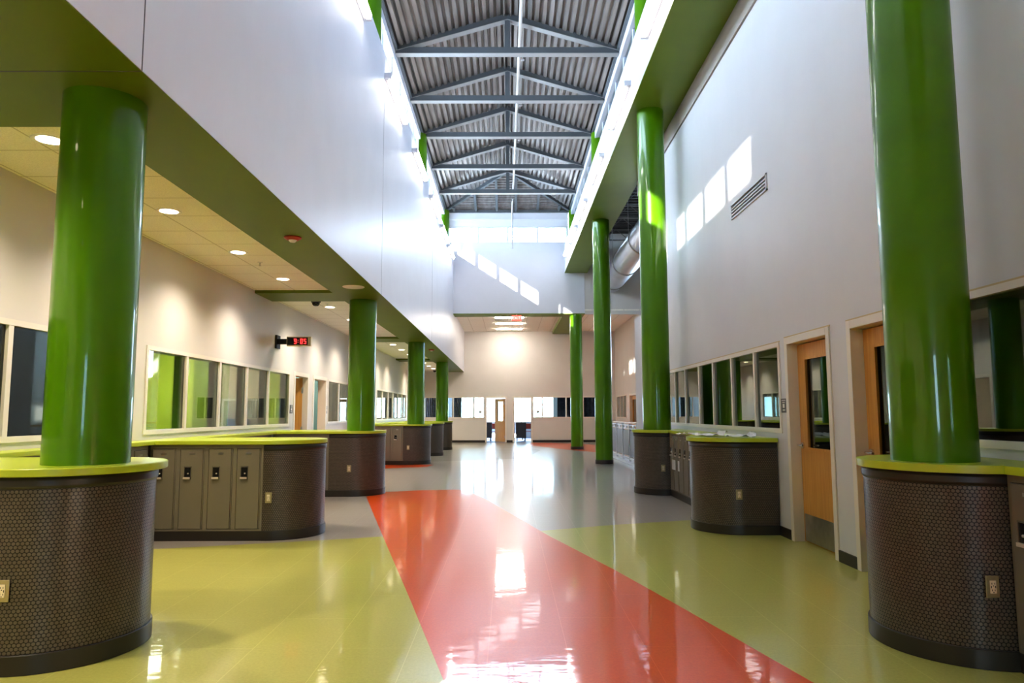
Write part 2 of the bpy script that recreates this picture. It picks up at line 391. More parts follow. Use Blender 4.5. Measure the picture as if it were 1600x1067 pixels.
mb = MB(); mb.box(XL, XS-0.004, 3.945, 3.955, ZSOF-0.0015, ZSOF); mb.build('panel_joint', M['joint'], parent=sf)
mb = MB().box(XL-WT, XSO, YN, YB, ZCEIL, ZCEIL+0.05)
struct('ceiling', mb, M['acoustic'], 'cream lay-in tile ceiling over the lockers, with round downlights', 'ceiling')
# right beam
mb = MB().box(XB, XR, YN, YE, ZBEAM+0.02, ZTOPR)
struct('wall_right_upper', mb, M['wall_white'], 'white beam face below the clerestory, carried by the tall columns', 'wall')
mb = MB().box(XB-0.004, XR, YN, YE, ZBEAM, ZBEAM+0.018)
struct('ceiling_beam_soffit', mb, M['soffit'], 'green underside of the white beam above the tall columns', 'ceiling')
# high cross wall at the end
mb = MB().box(XS, 2.95, YE, YE+0.75, 5.18, ZCROSS)
struct('wall_cross', mb, M['wall_white'], 'white cross wall below the end clerestory with a slanting sun streak', 'wall')
mb = MB().box(XS, 2.95, YE+0.005, YE+0.75, 5.15, 5.18).box(2.13, 2.95, YE+0.75, YB, 5.15, 5.32)
struct('ceiling_cross_soffit', mb, M['soffit'], 'green soffit under the white cross wall and the band behind it', 'ceiling')
mb = MB().box(XS, 2.13, YE+0.75, YB, 5.28, 5.34).box(2.95, 5.3, YE, YB, 5.28, 5.34)
struct('ceiling_far', mb, M['acoustic'], 'cream tile ceiling at the far end of the hall', 'ceiling')
# far wall
BW = [(-4.0, -1.10, [-3.30, -2.62, -1.62]), (1.15, 4.20, [1.62, 2.75, 3.56])]
BD = [(-1.10, -0.08), (0.20, 1.15)]
mb = MB(); wall_y(mb, YB, YB+WT, -4.3, 5.3, 0, 5.34, [(a, b_, H_W0, H_W1) for a, b_, _ in BW] + [(a, b_, 0, 2.16) for a, b_ in BD])
struct('wall_far', mb, M['wall_gray'], 'warm grey end wall with classroom windows and two open doors', 'wall')
# bulkhead and recess beyond the tall wall
mb = MB().box(2.95, 8.0, YE+0.02, YE+0.2, 5.15, 8.3)
struct('wall_bulkhead', mb, M['wall_gray'], 'grey bulkhead under the dark open ceiling, round duct running into it', 'wall')
mb = MB(); wall_x(mb, 5.1, 5.3, YE+0.2, YB, 0, 5.34, [(31.0, 33.7, H_W0, H_W1), (28.3, 30.2, 0, 2.16)])
struct('wall_recess', mb, M['wall_gray'], 'grey side wall at the far end with a small window and a door', 'wall')
mb = MB().box(XR+WT, 8.0, 9.9, 10.05, 0, 8.35)
struct('wall_stair_end', mb, M['wall_gray'], 'grey end wall of the recess, hidden behind the narrow panes', 'wall')
mb = MB().box(8.0, 8.15, 10, YE+0.2, 0, 8.35)
struct('wall_stair', mb, M['wall_gray'], 'grey outer wall of the recess behind the guard rail', 'wall')
mb = MB().box(-4.3, 5.0, YN-0.15, YN, 0, ZTOP+1)
nw = MB(); wall_y(nw, YN-0.15, YN, -4.3, 3.3, 0, 8.0, [(-0.5, 0.7, 1.0, 2.4)])
struct('wall_near', nw, M['wall_gray'], 'grey wall behind the camera with an entrance window', 'wall')
# baseboards
def base_x(n, x, s, segs, label):
    mb = MB()
    for a, b_ in segs: mb.box(min(x, x+s*0.014), max(x, x+s*0.014), a, b_, 0, 0.105)
    struct(n, mb, M['dark_trim'], label, 'baseboard')
base_x('baseboard_right', XR, -1, [(6.41, 6.76), (7.87, 8.2), (5.0, 5.30), (13.2, 17.1)], 'black rubber baseboard along the tall grey wall')
base_x('baseboard_left', XL, 1, [(13.1, 13.84), (14.85, 15.19), (16.31, 19.5), (28.1, YB)], 'black rubber baseboard under the office windows')
mb = MB()
for a, b_ in ((-4.1, -1.10), (-0.08, 0.20), (1.15, 5.1)): mb.box(a, b_, YB-0.014, YB, 0, 0.105)
struct('baseboard_far', mb, M['dark_trim'], 'black rubber baseboard along the far wall', 'baseboard')

# ------------------------------------------------------------------ windows
def window(n, axis, face, s, a0, a1, mull, label, z0=H_W0, z1=H_W1, glass='glass', edge=False, deep=0.02):
    """axis 'x': wall plane x=face, hall on side s (+1: hall at larger x)"""
    t = anchor(n, (face, (a0+a1)/2, z0) if axis == 'x' else ((a0+a1)/2, face, z0), label=label, cat='window', kind='structure')
    def bx(mb, u0, u1, d0, d1, w0, w1):
        """u along wall, d depth towards hall (+)"""
        lo, hi = sorted((face+s*d0, face+s*d1))
        if axis == 'x': mb.box(lo, hi, u0, u1, w0, w1)
        else: mb.box(u0, u1, lo, hi, w0, w1)
    F = 0.05
    mb = MB()
    bx(mb, a0, a1, -WT, 0.012, z0, z0+F); bx(mb, a0, a1, -WT, 0.012, z1-F, z1); bx(mb, a0, a0+F, -WT, 0.012, z0+F, z1-F); bx(mb, a1-F, a1, -WT, 0.012, z0+F, z1-F)
    mb.build('window_frame', M['cream'], t)
    for m_ in mull:
        mb = MB(); bx(mb, m_-0.03, m_+0.03, -deep, 0.008, z0+F, z1-F); o = mb.build('mullion', M['cream'], t)
    mb = MB(); bx(mb, a0+F, a1-F, -deep-0.006, -deep, z0+F, z1-F); mb.build('window_pane', M[glass], t)
    mb = MB()
    for m_ in list(mull)+[a0+F if s*1 > 0 and False else a1-F]: bx(mb, m_-0.028, m_+0.028, -WT+0.01, -deep-0.008, z0+F, z1-F)
    mb.build('gasket', M['black'], t)
    if edge:
        mb = MB(); bx(mb, a0-0.012, a1+0.012, 0.0, 0.006, z1, z1+0.014); mb.build('caulk_line', M['caulk'], t)
    return t
window('window_1', 'x', XL, 1, *LW[0], label='office window beside the nearest column, showing a dim blue room', glass='glass_dark')
window('window_2', 'x', XL, 1, *LW[1], label='five-pane office window below the clock, lime wall behind its glass')
window('window_3', 'x', XL, 1, *LW[2], label='short office window between the open teal door and the second column')
window('window_4', 'x', XL, 1, *LW[3], label='long office window between the second and third columns under scalloped light')
window('window_5', 'x', XR, -1, *RW[0], label='dark reflecting window beside the nearest column on the door side', glass='glass_dark', edge=True)
window('window_6', 'x', XR, -1, *RW[1], label='long row of narrow dark panes above the lime counter with papers', glass='glass_dark', edge=True)
window('window_7', 'y', YB, -1, *BW[0], label='classroom window in the far wall, nearer the locker side')
window('window_8', 'y', YB, -1, *BW[1], label='classroom window in the far wall behind the tall free-standing columns')
window('window_9', 'x', 5.1, -1, 31.0, 33.7, [31.9, 32.8], label='small window in the far recess above the guard rail', glass='glass_dark')
window('window_10', 'y', YN, 1, -0.5, 0.7, [0.1], label='entrance window behind the camera', z0=1.0, z1=2.4)

# ------------------------------------------------------------------ doors
def door(n, axis, face, s, a0, a1, label, hinge, ang, zt=2.185, lite=True, edge=False, glass='glass_dark', hw=True):
    """hinge: 'a0' or 'a1'; ang opens away from the hall"""
    t = anchor(n, (face, (a0+a1)/2, 0) if axis == 'x' else ((a0+a1)/2, face, 0), label=label, cat='door', kind='structure')
    F = 0.075
    def bx(mb, u0, u1, d0, d1, w0, w1):
        lo, hi = sorted((face+s*d0, face+s*d1))
        if axis == 'x': mb.box(lo, hi, u0, u1, w0, w1)
        else: mb.box(u0, u1, lo, hi, w0, w1)
    mb = MB()
    bx(mb, a0, a0+F, -WT-0.01, 0.014, 0, zt); bx(mb, a1-F, a1, -WT-0.01, 0.014, 0, zt); bx(mb, a0+F, a1-F, -WT-0.01, 0.014, zt-F, zt)
    mb.build('door_frame', M['cream'], t, bevel=0.004)
    if edge:
        mb = MB(); bx(mb, a0-0.012, a1+0.012, 0, 0.006, zt, zt+0.014); mb.build('caulk_line', M['caulk'], t)
    # slab in local frame: u from hinge 0..W, d thickness, then rotate
    W = a1-a0-2*F-0.008; ht = zt-F-0.012; th = 0.045
    hu = a0+F+0.004 if hinge == 'a0' else a1-F-0.004; du = 1 if hinge == 'a0' else -1
    dd = -0.10
    def tr(o):
        # local (u,d,z): x=u along wall from hinge, y=depth (+ toward hall)
        ca, sa = math.cos(ang), math.sin(ang)
        ux, uy = du*ca, -sa           # slab direction in (wall, depth)
        vx, vy = du*sa, ca            # slab normal in (wall, depth)
        me = o.data
        for v in me.vertices:
            a_ = hu+ux*v.co.x+vx*v.co.y; d_ = dd+uy*v.co.x+vy*v.co.y
            p = (face+s*d_, a_, v.co.z) if axis == 'x' else (a_, face+s*d_, v.co.z)
            v.co = (p[0]-t['_o'][0], p[1]-t['_o'][1], p[2]-t['_o'][2])
        bm = bmesh.new(); bm.from_mesh(me); bmesh.ops.recalc_face_normals(bm, faces=bm.faces); bm.to_mesh(me); bm.free()
        return o
    def loc(mb, name, mat, par, **k):
        o = mb.build(name, mat, None, **k); o.parent = par; tr(o)
        return o
    l0, l1, g0, g1 = 0.15, W-0.19 if lite else 0, 0.99, 1.94
    if not lite: l0 = l1 = W/2
    mb = MB()
    if lite:
        mb.box(0, l0, -th, 0, 0.012, ht); mb.box(l1, W, -th, 0, 0.012, ht); mb.box(l0, l1, -th, 0, 0.012, g0); mb.box(l0, l1, -th, 0, g1, ht)
    else: mb.box(0, W, -th, 0, 0.012, ht)
    sl = loc(mb, 'door_slab', M['door_wood'], t)
    if lite:
        mb = MB()
        for q in ((l0-0.012, l0+0.012, g0-0.012, g1+0.012), (l1-0.012, l1+0.012, g0-0.012, g1+0.012), (l0+0.012, l1-0.012, g0-0.012, g0+0.012), (l0+0.012, l1-0.012, g1-0.012, g1+0.012)):
            mb.box(q[0], q[1], -0.002, 0.008, q[2], q[3])
        loc(mb, 'glass_bead', M['door_wood'], sl)
        loc(MB().box(l0, l1, -0.025, -0.02, g0, g1), 'door_pane', M[glass], sl)
    if hw:
        loc(MB().box(0.03, W-0.03, 0, 0.003, 0.02, 0.30), 'kick_plate', M['steel'], sl)
        mb = MB(); mb.tube((W-0.065, 0, 1.02), (W-0.065, 0.016, 1.02), 0.034, 20); mb.tube((W-0.065, 0.016, 1.02), (W-0.065, 0.06, 1.02), 0.012, 12)
        mb.tube((W-0.065+0.012, 0.06, 1.02), (W-0.19, 0.062, 1.02), 0.011, 12)
        loc(mb, 'door_handle', M['chrome'], sl)
    mb = MB()
    for z in (0.25, 1.05, 1.85): mb.box(-0.012, 0.022, -0.02, 0.012, z-0.06, z+0.06)
    loc(mb, 'hinge', M['steel'], sl)
    return t
door('door_1', 'x', XL, 1, *LD[0], label='open honey wood office door below the clock', hinge='a1', ang=math.radians(62), lite=False, hw=False)
door('door_2', 'x', XL, 1, *LD[1], label='open office doorway showing a dark teal room', hinge='a0', ang=math.radians(96), lite=False, hw=False)
door('door_3', 'x', XR, -1, *RD[0], label='honey wood door half hidden behind the nearest column', hinge='a0', ang=0, edge=True)
door('door_4', 'x', XR, -1, *RD[1], label='honey wood door with tall glass, steel kick plate and lever handle in full view', hinge='a0', ang=0, edge=True)
door('door_5', 'y', YB, -1, *BD[0], label='half-open wood classroom door in the far wall', hinge='a1', ang=math.radians(55), zt=2.16, glass='glass', hw=False)
door('door_6', 'y', YB, -1, *BD[1], label='wide open classroom door in the far wall, dark cart inside', hinge='a0', ang=math.radians(88), zt=2.16, glass='glass', hw=False)
door('door_7', 'x', 5.1, -1, 28.3, 30.2, label='doorway in the far recess behind the guard rail', hinge='a1', ang=0, zt=2.16)

# ------------------------------------------------------------------ rooms behind the glass
def room(n, x0, x1, y0, y1, z1, wm, label, light=None, green=()):
    t = anchor(n, ((x0+x1)/2, (y0+y1)/2, 0), label=label, cat='room', kind='structure')
    back = x0 if abs(x0) > abs(x1) else x1
    mb = MB(); mb.box(min(back, back+math.copysign(0.1, back)), max(back, back+math.copysign(0.1, back)), y0, y1, 0, z1)
    mb.build('back_wall', wm, t)
    mb = MB(); mb.box(x0, x1, y0-0.05, y0, 0, z1); mb.box(x0, x1, y1, y1+0.05, 0, z1); mb.build('side_wall', wm, t)
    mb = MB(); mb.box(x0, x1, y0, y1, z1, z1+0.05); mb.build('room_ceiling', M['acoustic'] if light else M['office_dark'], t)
    mb = MB(); mb.box(x0, x1, y0, y1, 0.002, 0.006); mb.build('carpet', M['carpet'], t)
    for g0, g1, gx, m_ in green:
        mb = MB(); mb.box(gx-0.03, gx+0.03, g0, g1, 0, z1); mb.build('accent_wall', M[m_], t)
    if light:
        for y in light:
            mb = MB(); mb.box((x0+x1)/2-0.3, (x0+x1)/2+0.3, y-0.6, y+0.6, z1-0.02, z1); mb.build('light_panel', M['office_light'], t)
    return t
room('room_office', -7.6, XL-WT, 8.0, 13.65, 2.75, M['office_beige'], 'lit beige office with a lime wall behind the five-pane window', [9.6, 12.2], ())
t = bpy.data.objects['room_office']
for x0, x1, m_ in ((-7.6, -5.95, 'office_green'), (-5.95, -5.45, 'soffit'), (-4.68, -4.30, 'office_green')): MB().box(x0, x1, 13.60, 13.645, 0, 2.75).build('accent_wall', M[m_], t)
mb = MB().box(-5.40, -4.72, 13.59, 13.62, 1.62, 1.66).box(-5.40, -4.72, 13.59, 13.62, 0.95, 0.99).box(-5.40, -5.36, 13.59, 13.62, 0.99, 1.62).box(-4.98, -4.94, 13.59, 13.62, 0.99, 1.62); mb.build('inner_window_frame', M['cream'], t)
MB().box(-5.36, -4.72, 13.60, 13.61, 0.99, 1.62).build('inner_window_pane', M['taupe'], t)
MB().box(-5.26, -4.86, 13.5, 13.58, 0.9, 1.28).build('monitor_back', M['plastic_blue'], t)
room('room_office_dim', -7.6, XL-WT, 1.0, 7.9, 2.75, M['office_dark'], 'dim blue office behind the nearest window', None, ())
room('room_office_far', -7.6, XL-WT, 13.75, 19.9, 2.75, M['office_beige'], 'beige offices behind the two open doors', [17.9], ())
MB().box(-5.7, -4.78, 18.9, 18.95, 0, 2.75).build('accent_wall', M['teal'], bpy.data.objects['room_office_far'])
room('room_lounge', -7.6, XL-WT, 20.0, 29.3, 2.75, M['office_beige'], 'bright room behind the long far window', [22.5, 25, 27.5], [(22.0, 24.0, -7.4, 'office_green')])
room('room_dark', XR+WT, 6.4, 0.3, 9.8, 2.75, M['office_dark'], 'unlit room behind the wood doors', None, ())
room('room_store', XR+WT+0.001, 6.4, 10.1, 15.5, 2.75, M['office_dark'], 'unlit room behind the narrow panes', None, ())
room('room_recess', 5.31, 8.0, 27.6, YB, 2.75, M['office_beige'], 'lit room beyond the far recess', [31.5], ())
# classroom past the far wall
t = anchor('room_classroom', (0, 38, 0), label='daylit classroom beyond the far wall with tall outside windows', cat='room', kind='structure')
mb = MB(); wall_y(mb, 41.0, 41.2, -6.3, 6.3, 0, 3.2, [(-2.75, 2.55, 0.85, 2.95)]); mb.build('outside_wall', M['wall_gray'], t)
MB().box(-6.4, -6.3, YB+WT, 41.2, 0, 3.2).build('side_wall', M['curtain'], t); MB().box(6.3, 6.4, YB+WT, 41.2, 0, 3.2).build('side_wall', M['curtain'], t)
MB().box(-6.4, 6.4, YB+WT, 41.2, 3.2, 3.25).build('room_ceiling', M['acoustic'], t)
mb = MB()
for x in (-2.75, -2.0, -1.3, -0.6, 0.1, 0.75, 1.3, 1.95, 2.5): mb.box(x-0.025, x+0.025, 40.98, 41.06, 0.85, 2.95)
mb.box(-2.75, 2.55, 40.98, 41.06, 2.28, 2.33); mb.box(-2.75, 2.55, 40.98, 41.06, 0.85, 0.9)
mb.build('window_mullion', M['steel'], t)
MB().box(-2.75, 2.55, 41.08, 41.085, 0.85, 2.95).build('window_pane', M['glass_sky'], t)
MB().box(-6.3, 6.3, YB+WT, 41, 0.002, 0.006).build('carpet', M['plastic_blue'], t)
mb = MB().box(-60, 60, 41.3, 140, -0.3, -0.2)
struct('ground_outside', mb, M['ground'], 'bright pavement outside the classroom windows', 'ground')

# dark sliding panels seen in the far windows
for x0, x1, y, lb in ((-3.95, -3.32, 34.6, 'dark folded curtain in the classroom window behind the fourth column'), (-2.75, -2.28, 35.2, 'dark curtain edge beside the bright classroom panes, locker side'),
                   (2.40, 2.80, 35.2, 'dark curtain beside the bright classroom panes, behind the free-standing column'), (2.8, 4.2, 34.7, 'wide dark curtain in the classroom window behind the tall columns')):
    mb = MB(); nn = 14
    pts = [(x0+(x1-x0)*i/nn, y+(0.03 if i % 2 else -0.03)) for i in range(nn+1)]
    mb.prism(pts+[(p[0], p[1]+0.012) for p in pts[::-1]], 0.1, 3.1)
    tag(mb.build('curtain', M['curtain'], origin=((x0+x1)/2, y, 0.1)), lb, 'curtain', 'classroom curtains')

# ------------------------------------------------------------------ casework
def ped_arc(yf, yb, end, n=40):
    r = (yb-yf)/2; xc = end+r; yc = (yf+yb)/2
    return [(xc-r*math.sin(a), yc-r*math.cos(a)) for a in [PI*i/n for i in range(n+1)]]
def S(pts, s): return [(p[0]*s, p[1]) for p in pts]
def countertop(label, s, xw, xe, y0, y1, peds, end=2.15, ov=0.035):
    """|x| outline: along the wall edge with a rounded peninsula at each (yf,yb)"""
    pts = [(xw, y0)]
    if not (peds and abs(peds[0][0]-ov-y0) < 1e-6): pts.append((xe-0.03, y0))
    for yf, yb in peds:
        if pts[-1] != (xw, y0) or abs(yf-ov-y0) > 1e-6: pts.append((xe-0.03, yf-ov))
        pts += ped_arc(yf-ov, yb+ov, end-ov)
        if abs(yb+ov-y1) > 1e-6: pts.append((xe-0.03, yb+ov))
    if not (peds and abs(peds[-1][1]+ov-y1) < 1e-6): pts.append((xe-0.03, y1))
    pts.append((xw, y1))
    mb = MB().prism(S(pts, s), CT-0.045, CT)
    return tag(mb.build('countertop', M['counter'], origin=(s*xw, (y0+y1)/2, CT), bevel=0.006), label, 'countertop')
ov = 0.035
LP = [(3.93, 4.95), (7.97, 8.99), (12.10, 13.12), (19.5, 20.52), (23.35, 24.37), (27.12, 28.14)]
RP = [(3.93, 4.95), (8.20, 9.22), (12.08, 13.10)]
countertop('lime countertop from the nearest column past four lockers to the second column', -1, 4.12, 3.90, LP[0][0]-ov, LP[2][1]+ov, LP[:3], end=2.17)
countertop('distant lime countertop around the third and fourth columns', -1, 4.12, 3.90, LP[3][0]-ov, LP[5][1]+ov, LP[3:])
countertop('lime countertop around the nearest column on the door side', 1, 3.05, 2.70, 0.5, RP[0][1]+ov, RP[:1], end=2.23)
countertop('lime countertop below the narrow panes with loose papers on it', 1, 3.05, 2.70, RP[1][0]-ov, RP[2][1]+ov, RP[1:], end=2.195)

def plinth(label, s, yf, yb, xw, xt, lock_d=0.2, end=2.15):
    """tiled rounded peninsula; lockers fill its front from xw to xt"""
    t = anchor('tiled_counter_base', (s*(end+0.5), (yf+yb)/2, 0), label=label, cat='counter base', group='penny tile counter bases')
    def outline(o):
        p = ped_arc(yf-o, yb+o, end-o)
        return [(xt, yf-o)] + p + [(xt, yb+o)]
    MB().prism(S(outline(0), s), 0, CT-0.047).build('tile_body', M['penny'], t)
    MB().prism(S(outline(0.012), s), 0.001, 0.105).build('base_trim', M['dark_trim'], t, bevel=0.003)
    MB().prism(S(outline(0.010), s), CT-0.115, CT-0.046).build('top_trim', M['dark_trim'], t, bevel=0.02, seg=3)
    if abs(xt-xw) > 1e-6:
        mb = MB().box(-xw, -xt-0.014, yf+lock_d+0.002, yb, 0, CT-0.047)
        tag(mb.build('counter_carcass', M['locker'], origin=(-(xw+xt)/2, yb, 0)), 'plain enamel carcass behind the lockers ' + {7.97: 'in the row of four', 12.10: 'before the second column', 19.5: 'before the third column', 23.35: 'between third and fourth columns', 27.12: 'before the fourth column'}[yf], 'cabinet')
    return t
LX = 2.69
plinth('dark penny-tile base under the nearest column on the locker side, at the frame edge', -1, *LP[0], 4.10, 4.10, end=2.2)
plinth('dark penny-tile rounded end joined to four grey lockers', -1, *LP[1], 3.89, LX)
plinth('dark penny-tile base below the second column on the locker side', -1, *LP[2], 3.89, 3.00)
plinth('dark penny-tile base below the third column with an orange floor strip before it', -1, *LP[3], 3.89, 2.84)
plinth('small distant dark base without a column, between third and fourth columns', -1, *LP[4], 3.89, 2.84)
plinth('smallest distant dark base below the fourth column', -1, *LP[5], 3.89, 2.84)
plinth('dark penny-tile base under the nearest column on the door side', 1, *RP[0], 3.05, 3.05, end=2.23)
plinth('dark penny-tile rounded base beside the wood doors, no column on it', 1, *RP[1], 3.05, 3.05, end=2.2)
plinth('dark penny-tile base below the second column on the door side', 1, *RP[2], 3.05, 3.05, end=2.19)

# lockers: front faces -y locally, centred on x
LWD = 0.31
t = empty('locker', cat='locker')
hw = LWD/2
mb = MB(); mb.box(-hw, hw, 0.010, 0.195, 0.105, CT-0.047)
for x0, x1 in ((-hw, -hw+0.022), (hw-0.022, hw)): mb.box(x0, x1, -0.002, 0.010, 0.105, CT-0.047)
mb.box(-hw+0.022, hw-0.022, -0.002, 0.010, CT-0.085, CT-0.047); mb.box(-hw+0.022, hw-0.022, -0.002, 0.010, 0.105, 0.125)
mb.build('locker_body', M['locker'], t)
MB().box(-hw, hw, 0.002, 0.19, 0, 0.105).build('base', M['dark_trim'], t)
mb = MB(); mb.box(-hw+0.0225, hw-0.0225, 0.007, 0.0095, 0.1255, CT-0.0855); mb.build('shadow_gap', M['locker_gap'], t)
mb = MB(); mb.box(-hw+0.027, hw-0.040, -0.008, 0.006, 0.130, CT-0.090)
mb.box(hw-0.036, hw-0.0245, -0.006, 0.006, 0.130, CT-0.090)
d = mb.build('door', M['locker'], t, bevel=0.003)
mb = MB(); mb.box(-0.035, 0.025, -0.011, -0.008, CT-0.152, CT-0.132); mb.build('number_plate', M['steel'], d)
mb = MB(); x0, x1, z0, z1 = -0.085, -0.005, 0.66, 0.80
for q in ((x0, x1, z1-0.010, z1), (x0, x1, z0, z0+0.008), (x0, x0+0.007, z0, z1), (x1-0.007, x1, z0, z1)): mb.box(q[0], q[1], -0.014, -0.008, q[2], q[3])
o = mb.build('latch_bezel', M['chrome'], d)
mb = MB().box(x0+0.007, x1-0.007, -0.0095, -0.0082, z0+0.008, z1-0.01); mb.build('latch_cup', M['black_gloss'], d)
mb = MB().box(x0-0.004, x1-0.012, -0.026, -0.012, z0+0.004, z0+0.026); mb.tube((-0.038, -0.024, z0+0.065), (-0.038, -0.010, z0+0.065), 0.008, 12); mb.build('latch_lift', M['lift'], d, bevel=0.003)
locker = Rep(t)
ordn = ['nearest the wall corner', 'second from the wall corner', 'third from the wall corner', 'beside the rounded tile end']
for i in range(4):
    locker.place((-3.93+LWD*(i+0.5), LP[1][0], 0), 0, 'grey locker in the row of four facing the camera, %s' % ordn[i], 'row of four grey lockers')
for i in range(3):
    locker.place((-3.93+LWD*(i+0.5), LP[2][0], 0), 0, 'grey locker mostly hidden behind the counter, before the second column', 'lockers before the second column')
for i in range(3):
    locker.place((-2.84-LWD*(2.5-i), LP[3][0], 0), 0, 'distant grey locker before the third column, %s' % ['deepest in the row', 'middle of the row', 'beside the tile'][i], 'lockers before the third column')
for k, (y0, n, lb) in enumerate(((LP[0][1]+0.03, 9, 'grey wall locker behind the nearest column, under the lime wall counter'), (LP[1][1]+0.03, 9, 'grey wall locker behind the row of four, under the lime wall counter'))):
    for i in range(n):
        locker.place((-3.90, y0+LWD*(i+0.5)+0.08, 0), PI/2, lb, ['wall lockers behind the nearest column', 'wall lockers behind the row of four'][k])
for i in range(9):
    y = LP[1][0]
    lb = {0: 'grey locker facing the hall, tight beside the second column base on the door side', 1: 'grey locker facing the hall, second from the second column base on the door side',
          2: 'grey locker facing the hall, third from the second column base, next to the papers'}.get(i, 'grey locker facing the hall, hidden behind the rounded tile base with papers')
    locker.place((2.70, RP[2][0]-LWD*(i+0.5)-0.012, 0), -PI/2, lb, 'lockers below the narrow panes')
for i in range(5):
    locker.place((2.70, RP[0][0]-LWD*(i+0.5)-0.012, 0), -PI/2, 'grey locker at the frame edge beside the nearest tiled base', 'lockers at the frame edge')

# tape sheet on the lockers below the papers
for k, (y, w) in enumerate(((11.78, 0.24), (11.44, 0.10))):
    mb = MB().box(2.686, 2.689, y-w/2, y+w/2, 0.45, 0.61)
    tag(mb.build('taped_sheet', M['sign_light'], origin=(2.69, y, 0.45)), ['pale sheet taped across two lockers by the second column base', 'narrow pale sheet taped on a locker, beside the wider one'][k], 'paper', 'sheets taped to lockers')

# outlets
t = empty('wall_outlet', cat='outlet')
MB().box(-0.036, 0.036, -0.007, 0.0, -0.058, 0.058).build('cover_plate', M['brass'], t, bevel=0.003)
rc = MB().box(-0.017, 0.017, -0.011, -0.0065, -0.034, 0.034).build('receptacle', M['ivory'], t, bevel=0.002)
mb = MB()
for z in (-0.017, 0.017):
    mb.box(-0.009, -0.006, -0.0118, -0.0108, z-0.004, z+0.005); mb.box(0.006, 0.009, -0.0118, -0.0108, z-0.004, z+0.005)
    mb.tube((0, -0.0118, z-0.011), (0, -0.0108, z-0.011), 0.003, 8)
mb.box(-0.013, -0.009, -0.0118, -0.0108, -0.006, 0.006); mb.box(0.009, 0.013, -0.0118, -0.0108, -0.006, 0.006)
mb.build('slot', M['black'], rc)
outlet = Rep(t)
G = 'outlets on the tile bases'
outlet.place((-2.685, LP[0][0], 0.44), 0, 'brass-edged outlet on the nearest tiled base, locker side', G)
outlet.place((-2.62, LP[1][0], 0.46), 0, 'outlet on the tiled end beside the row of four lockers', G)
outlet.place((-2.655, LP[2][0], 0.46), 0, 'outlet on the tiled base of the second column, locker side', G)
outlet.place((-2.70, LP[3][0], 0.46), 0, 'small distant outlet on the tiled base of the third column', G)
outlet.place((2.58, RP[2][0], 0.45), 0, 'outlet on the tiled base of the second column, door side', G)
outlet.place((2.60, RP[1][0], 0.45), 0, 'outlet on the rounded tiled base beside the wood doors', G)
outlet.place((2.585, RP[0][0], 0.44), 0, 'outlet on the nearest tiled base, door side', G)

# papers on the counter
for k, (x, y, w, l, rz, lb) in enumerate(((2.42, 9.05, 0.30, 0.62, 0.5, 'larger crumpled white paper on the lime counter by the narrow panes'), (2.72, 8.45, 0.22, 0.34, 1.2, 'smaller white paper on the lime counter nearer the wood doors'))):
    bm = bmesh.new(); nx, ny = 8, 10; vs = {}
    for i in range(nx+1):
        for j in range(ny+1):
            vs[i, j] = bm.verts.new(((i/nx-0.5)*w, (j/ny-0.5)*l, 0.008+random.random()*0.030+(0.035 if (i > 6 and j < 3) else 0)))
    for i in range(nx):
        for j in range(ny): bm.faces.new([vs[i, j], vs[i+1, j], vs[i+1, j+1], vs[i, j+1]])
    me = bpy.data.meshes.new('paper_sheet'); bm.to_mesh(me); bm.free(); me.materials.append(M['paper'])
    o = bpy.data.objects.new('paper_sheet', me); col.objects.link(o); o.location = (x, y, CT); o.rotation_euler = (0, 0, rz)
    tag(o, lb, 'paper', 'loose papers on the counter')

# ------------------------------------------------------------------ columns
def column(x, y, z0, z1, label, upper=None, ring=False):
    upper = y > 6
    t = anchor('column', (x, y, z0), label=label, cat='column', group='glossy green columns')
    mb = MB().tube((x, y, z0), (x, y, z1), RC, 64, caps=False)
    mb.build('shaft', M['column'], t)
    if upper: MB().tube((x, y, ZTOP), (x, y, ZEAVE-0.02), RC, 48, caps=False).build('upper_shaft', M['column'], t)
    if ring: MB().tube((x, y, 0.001), (x, y, 0.11), RC+0.012, 64).build('base_ring', M['dark_trim'], t)
    return t
LXC = [-2.53, -2.53, -2.54, -2.53]; RXC = [2.57, 2.56, 2.61, 2.62]
w4 = ['nearest', 'second', 'third', 'fourth']
for i in range(4):
    column(LXC[i], CY[i], CT, ZSOF, 'green column standing on the lime counter, %s on the locker side' % w4[i])
column(RXC[0], CY[0], CT, ZBEAM, 'tall green column beside the dark window, nearest on the door side')
column(RXC[1], CY[1], CT, ZBEAM, 'tall green column at the end of the narrow panes, sun patch on it')
column(RXC[2], CY[2]-0.1, 0, ZBEAM, 'tall green free-standing column before the guard rail', ring=True)
column(RXC[3], CY[3], 0, 5.15, 'slim distant free-standing green column under the cross wall', ring=True)

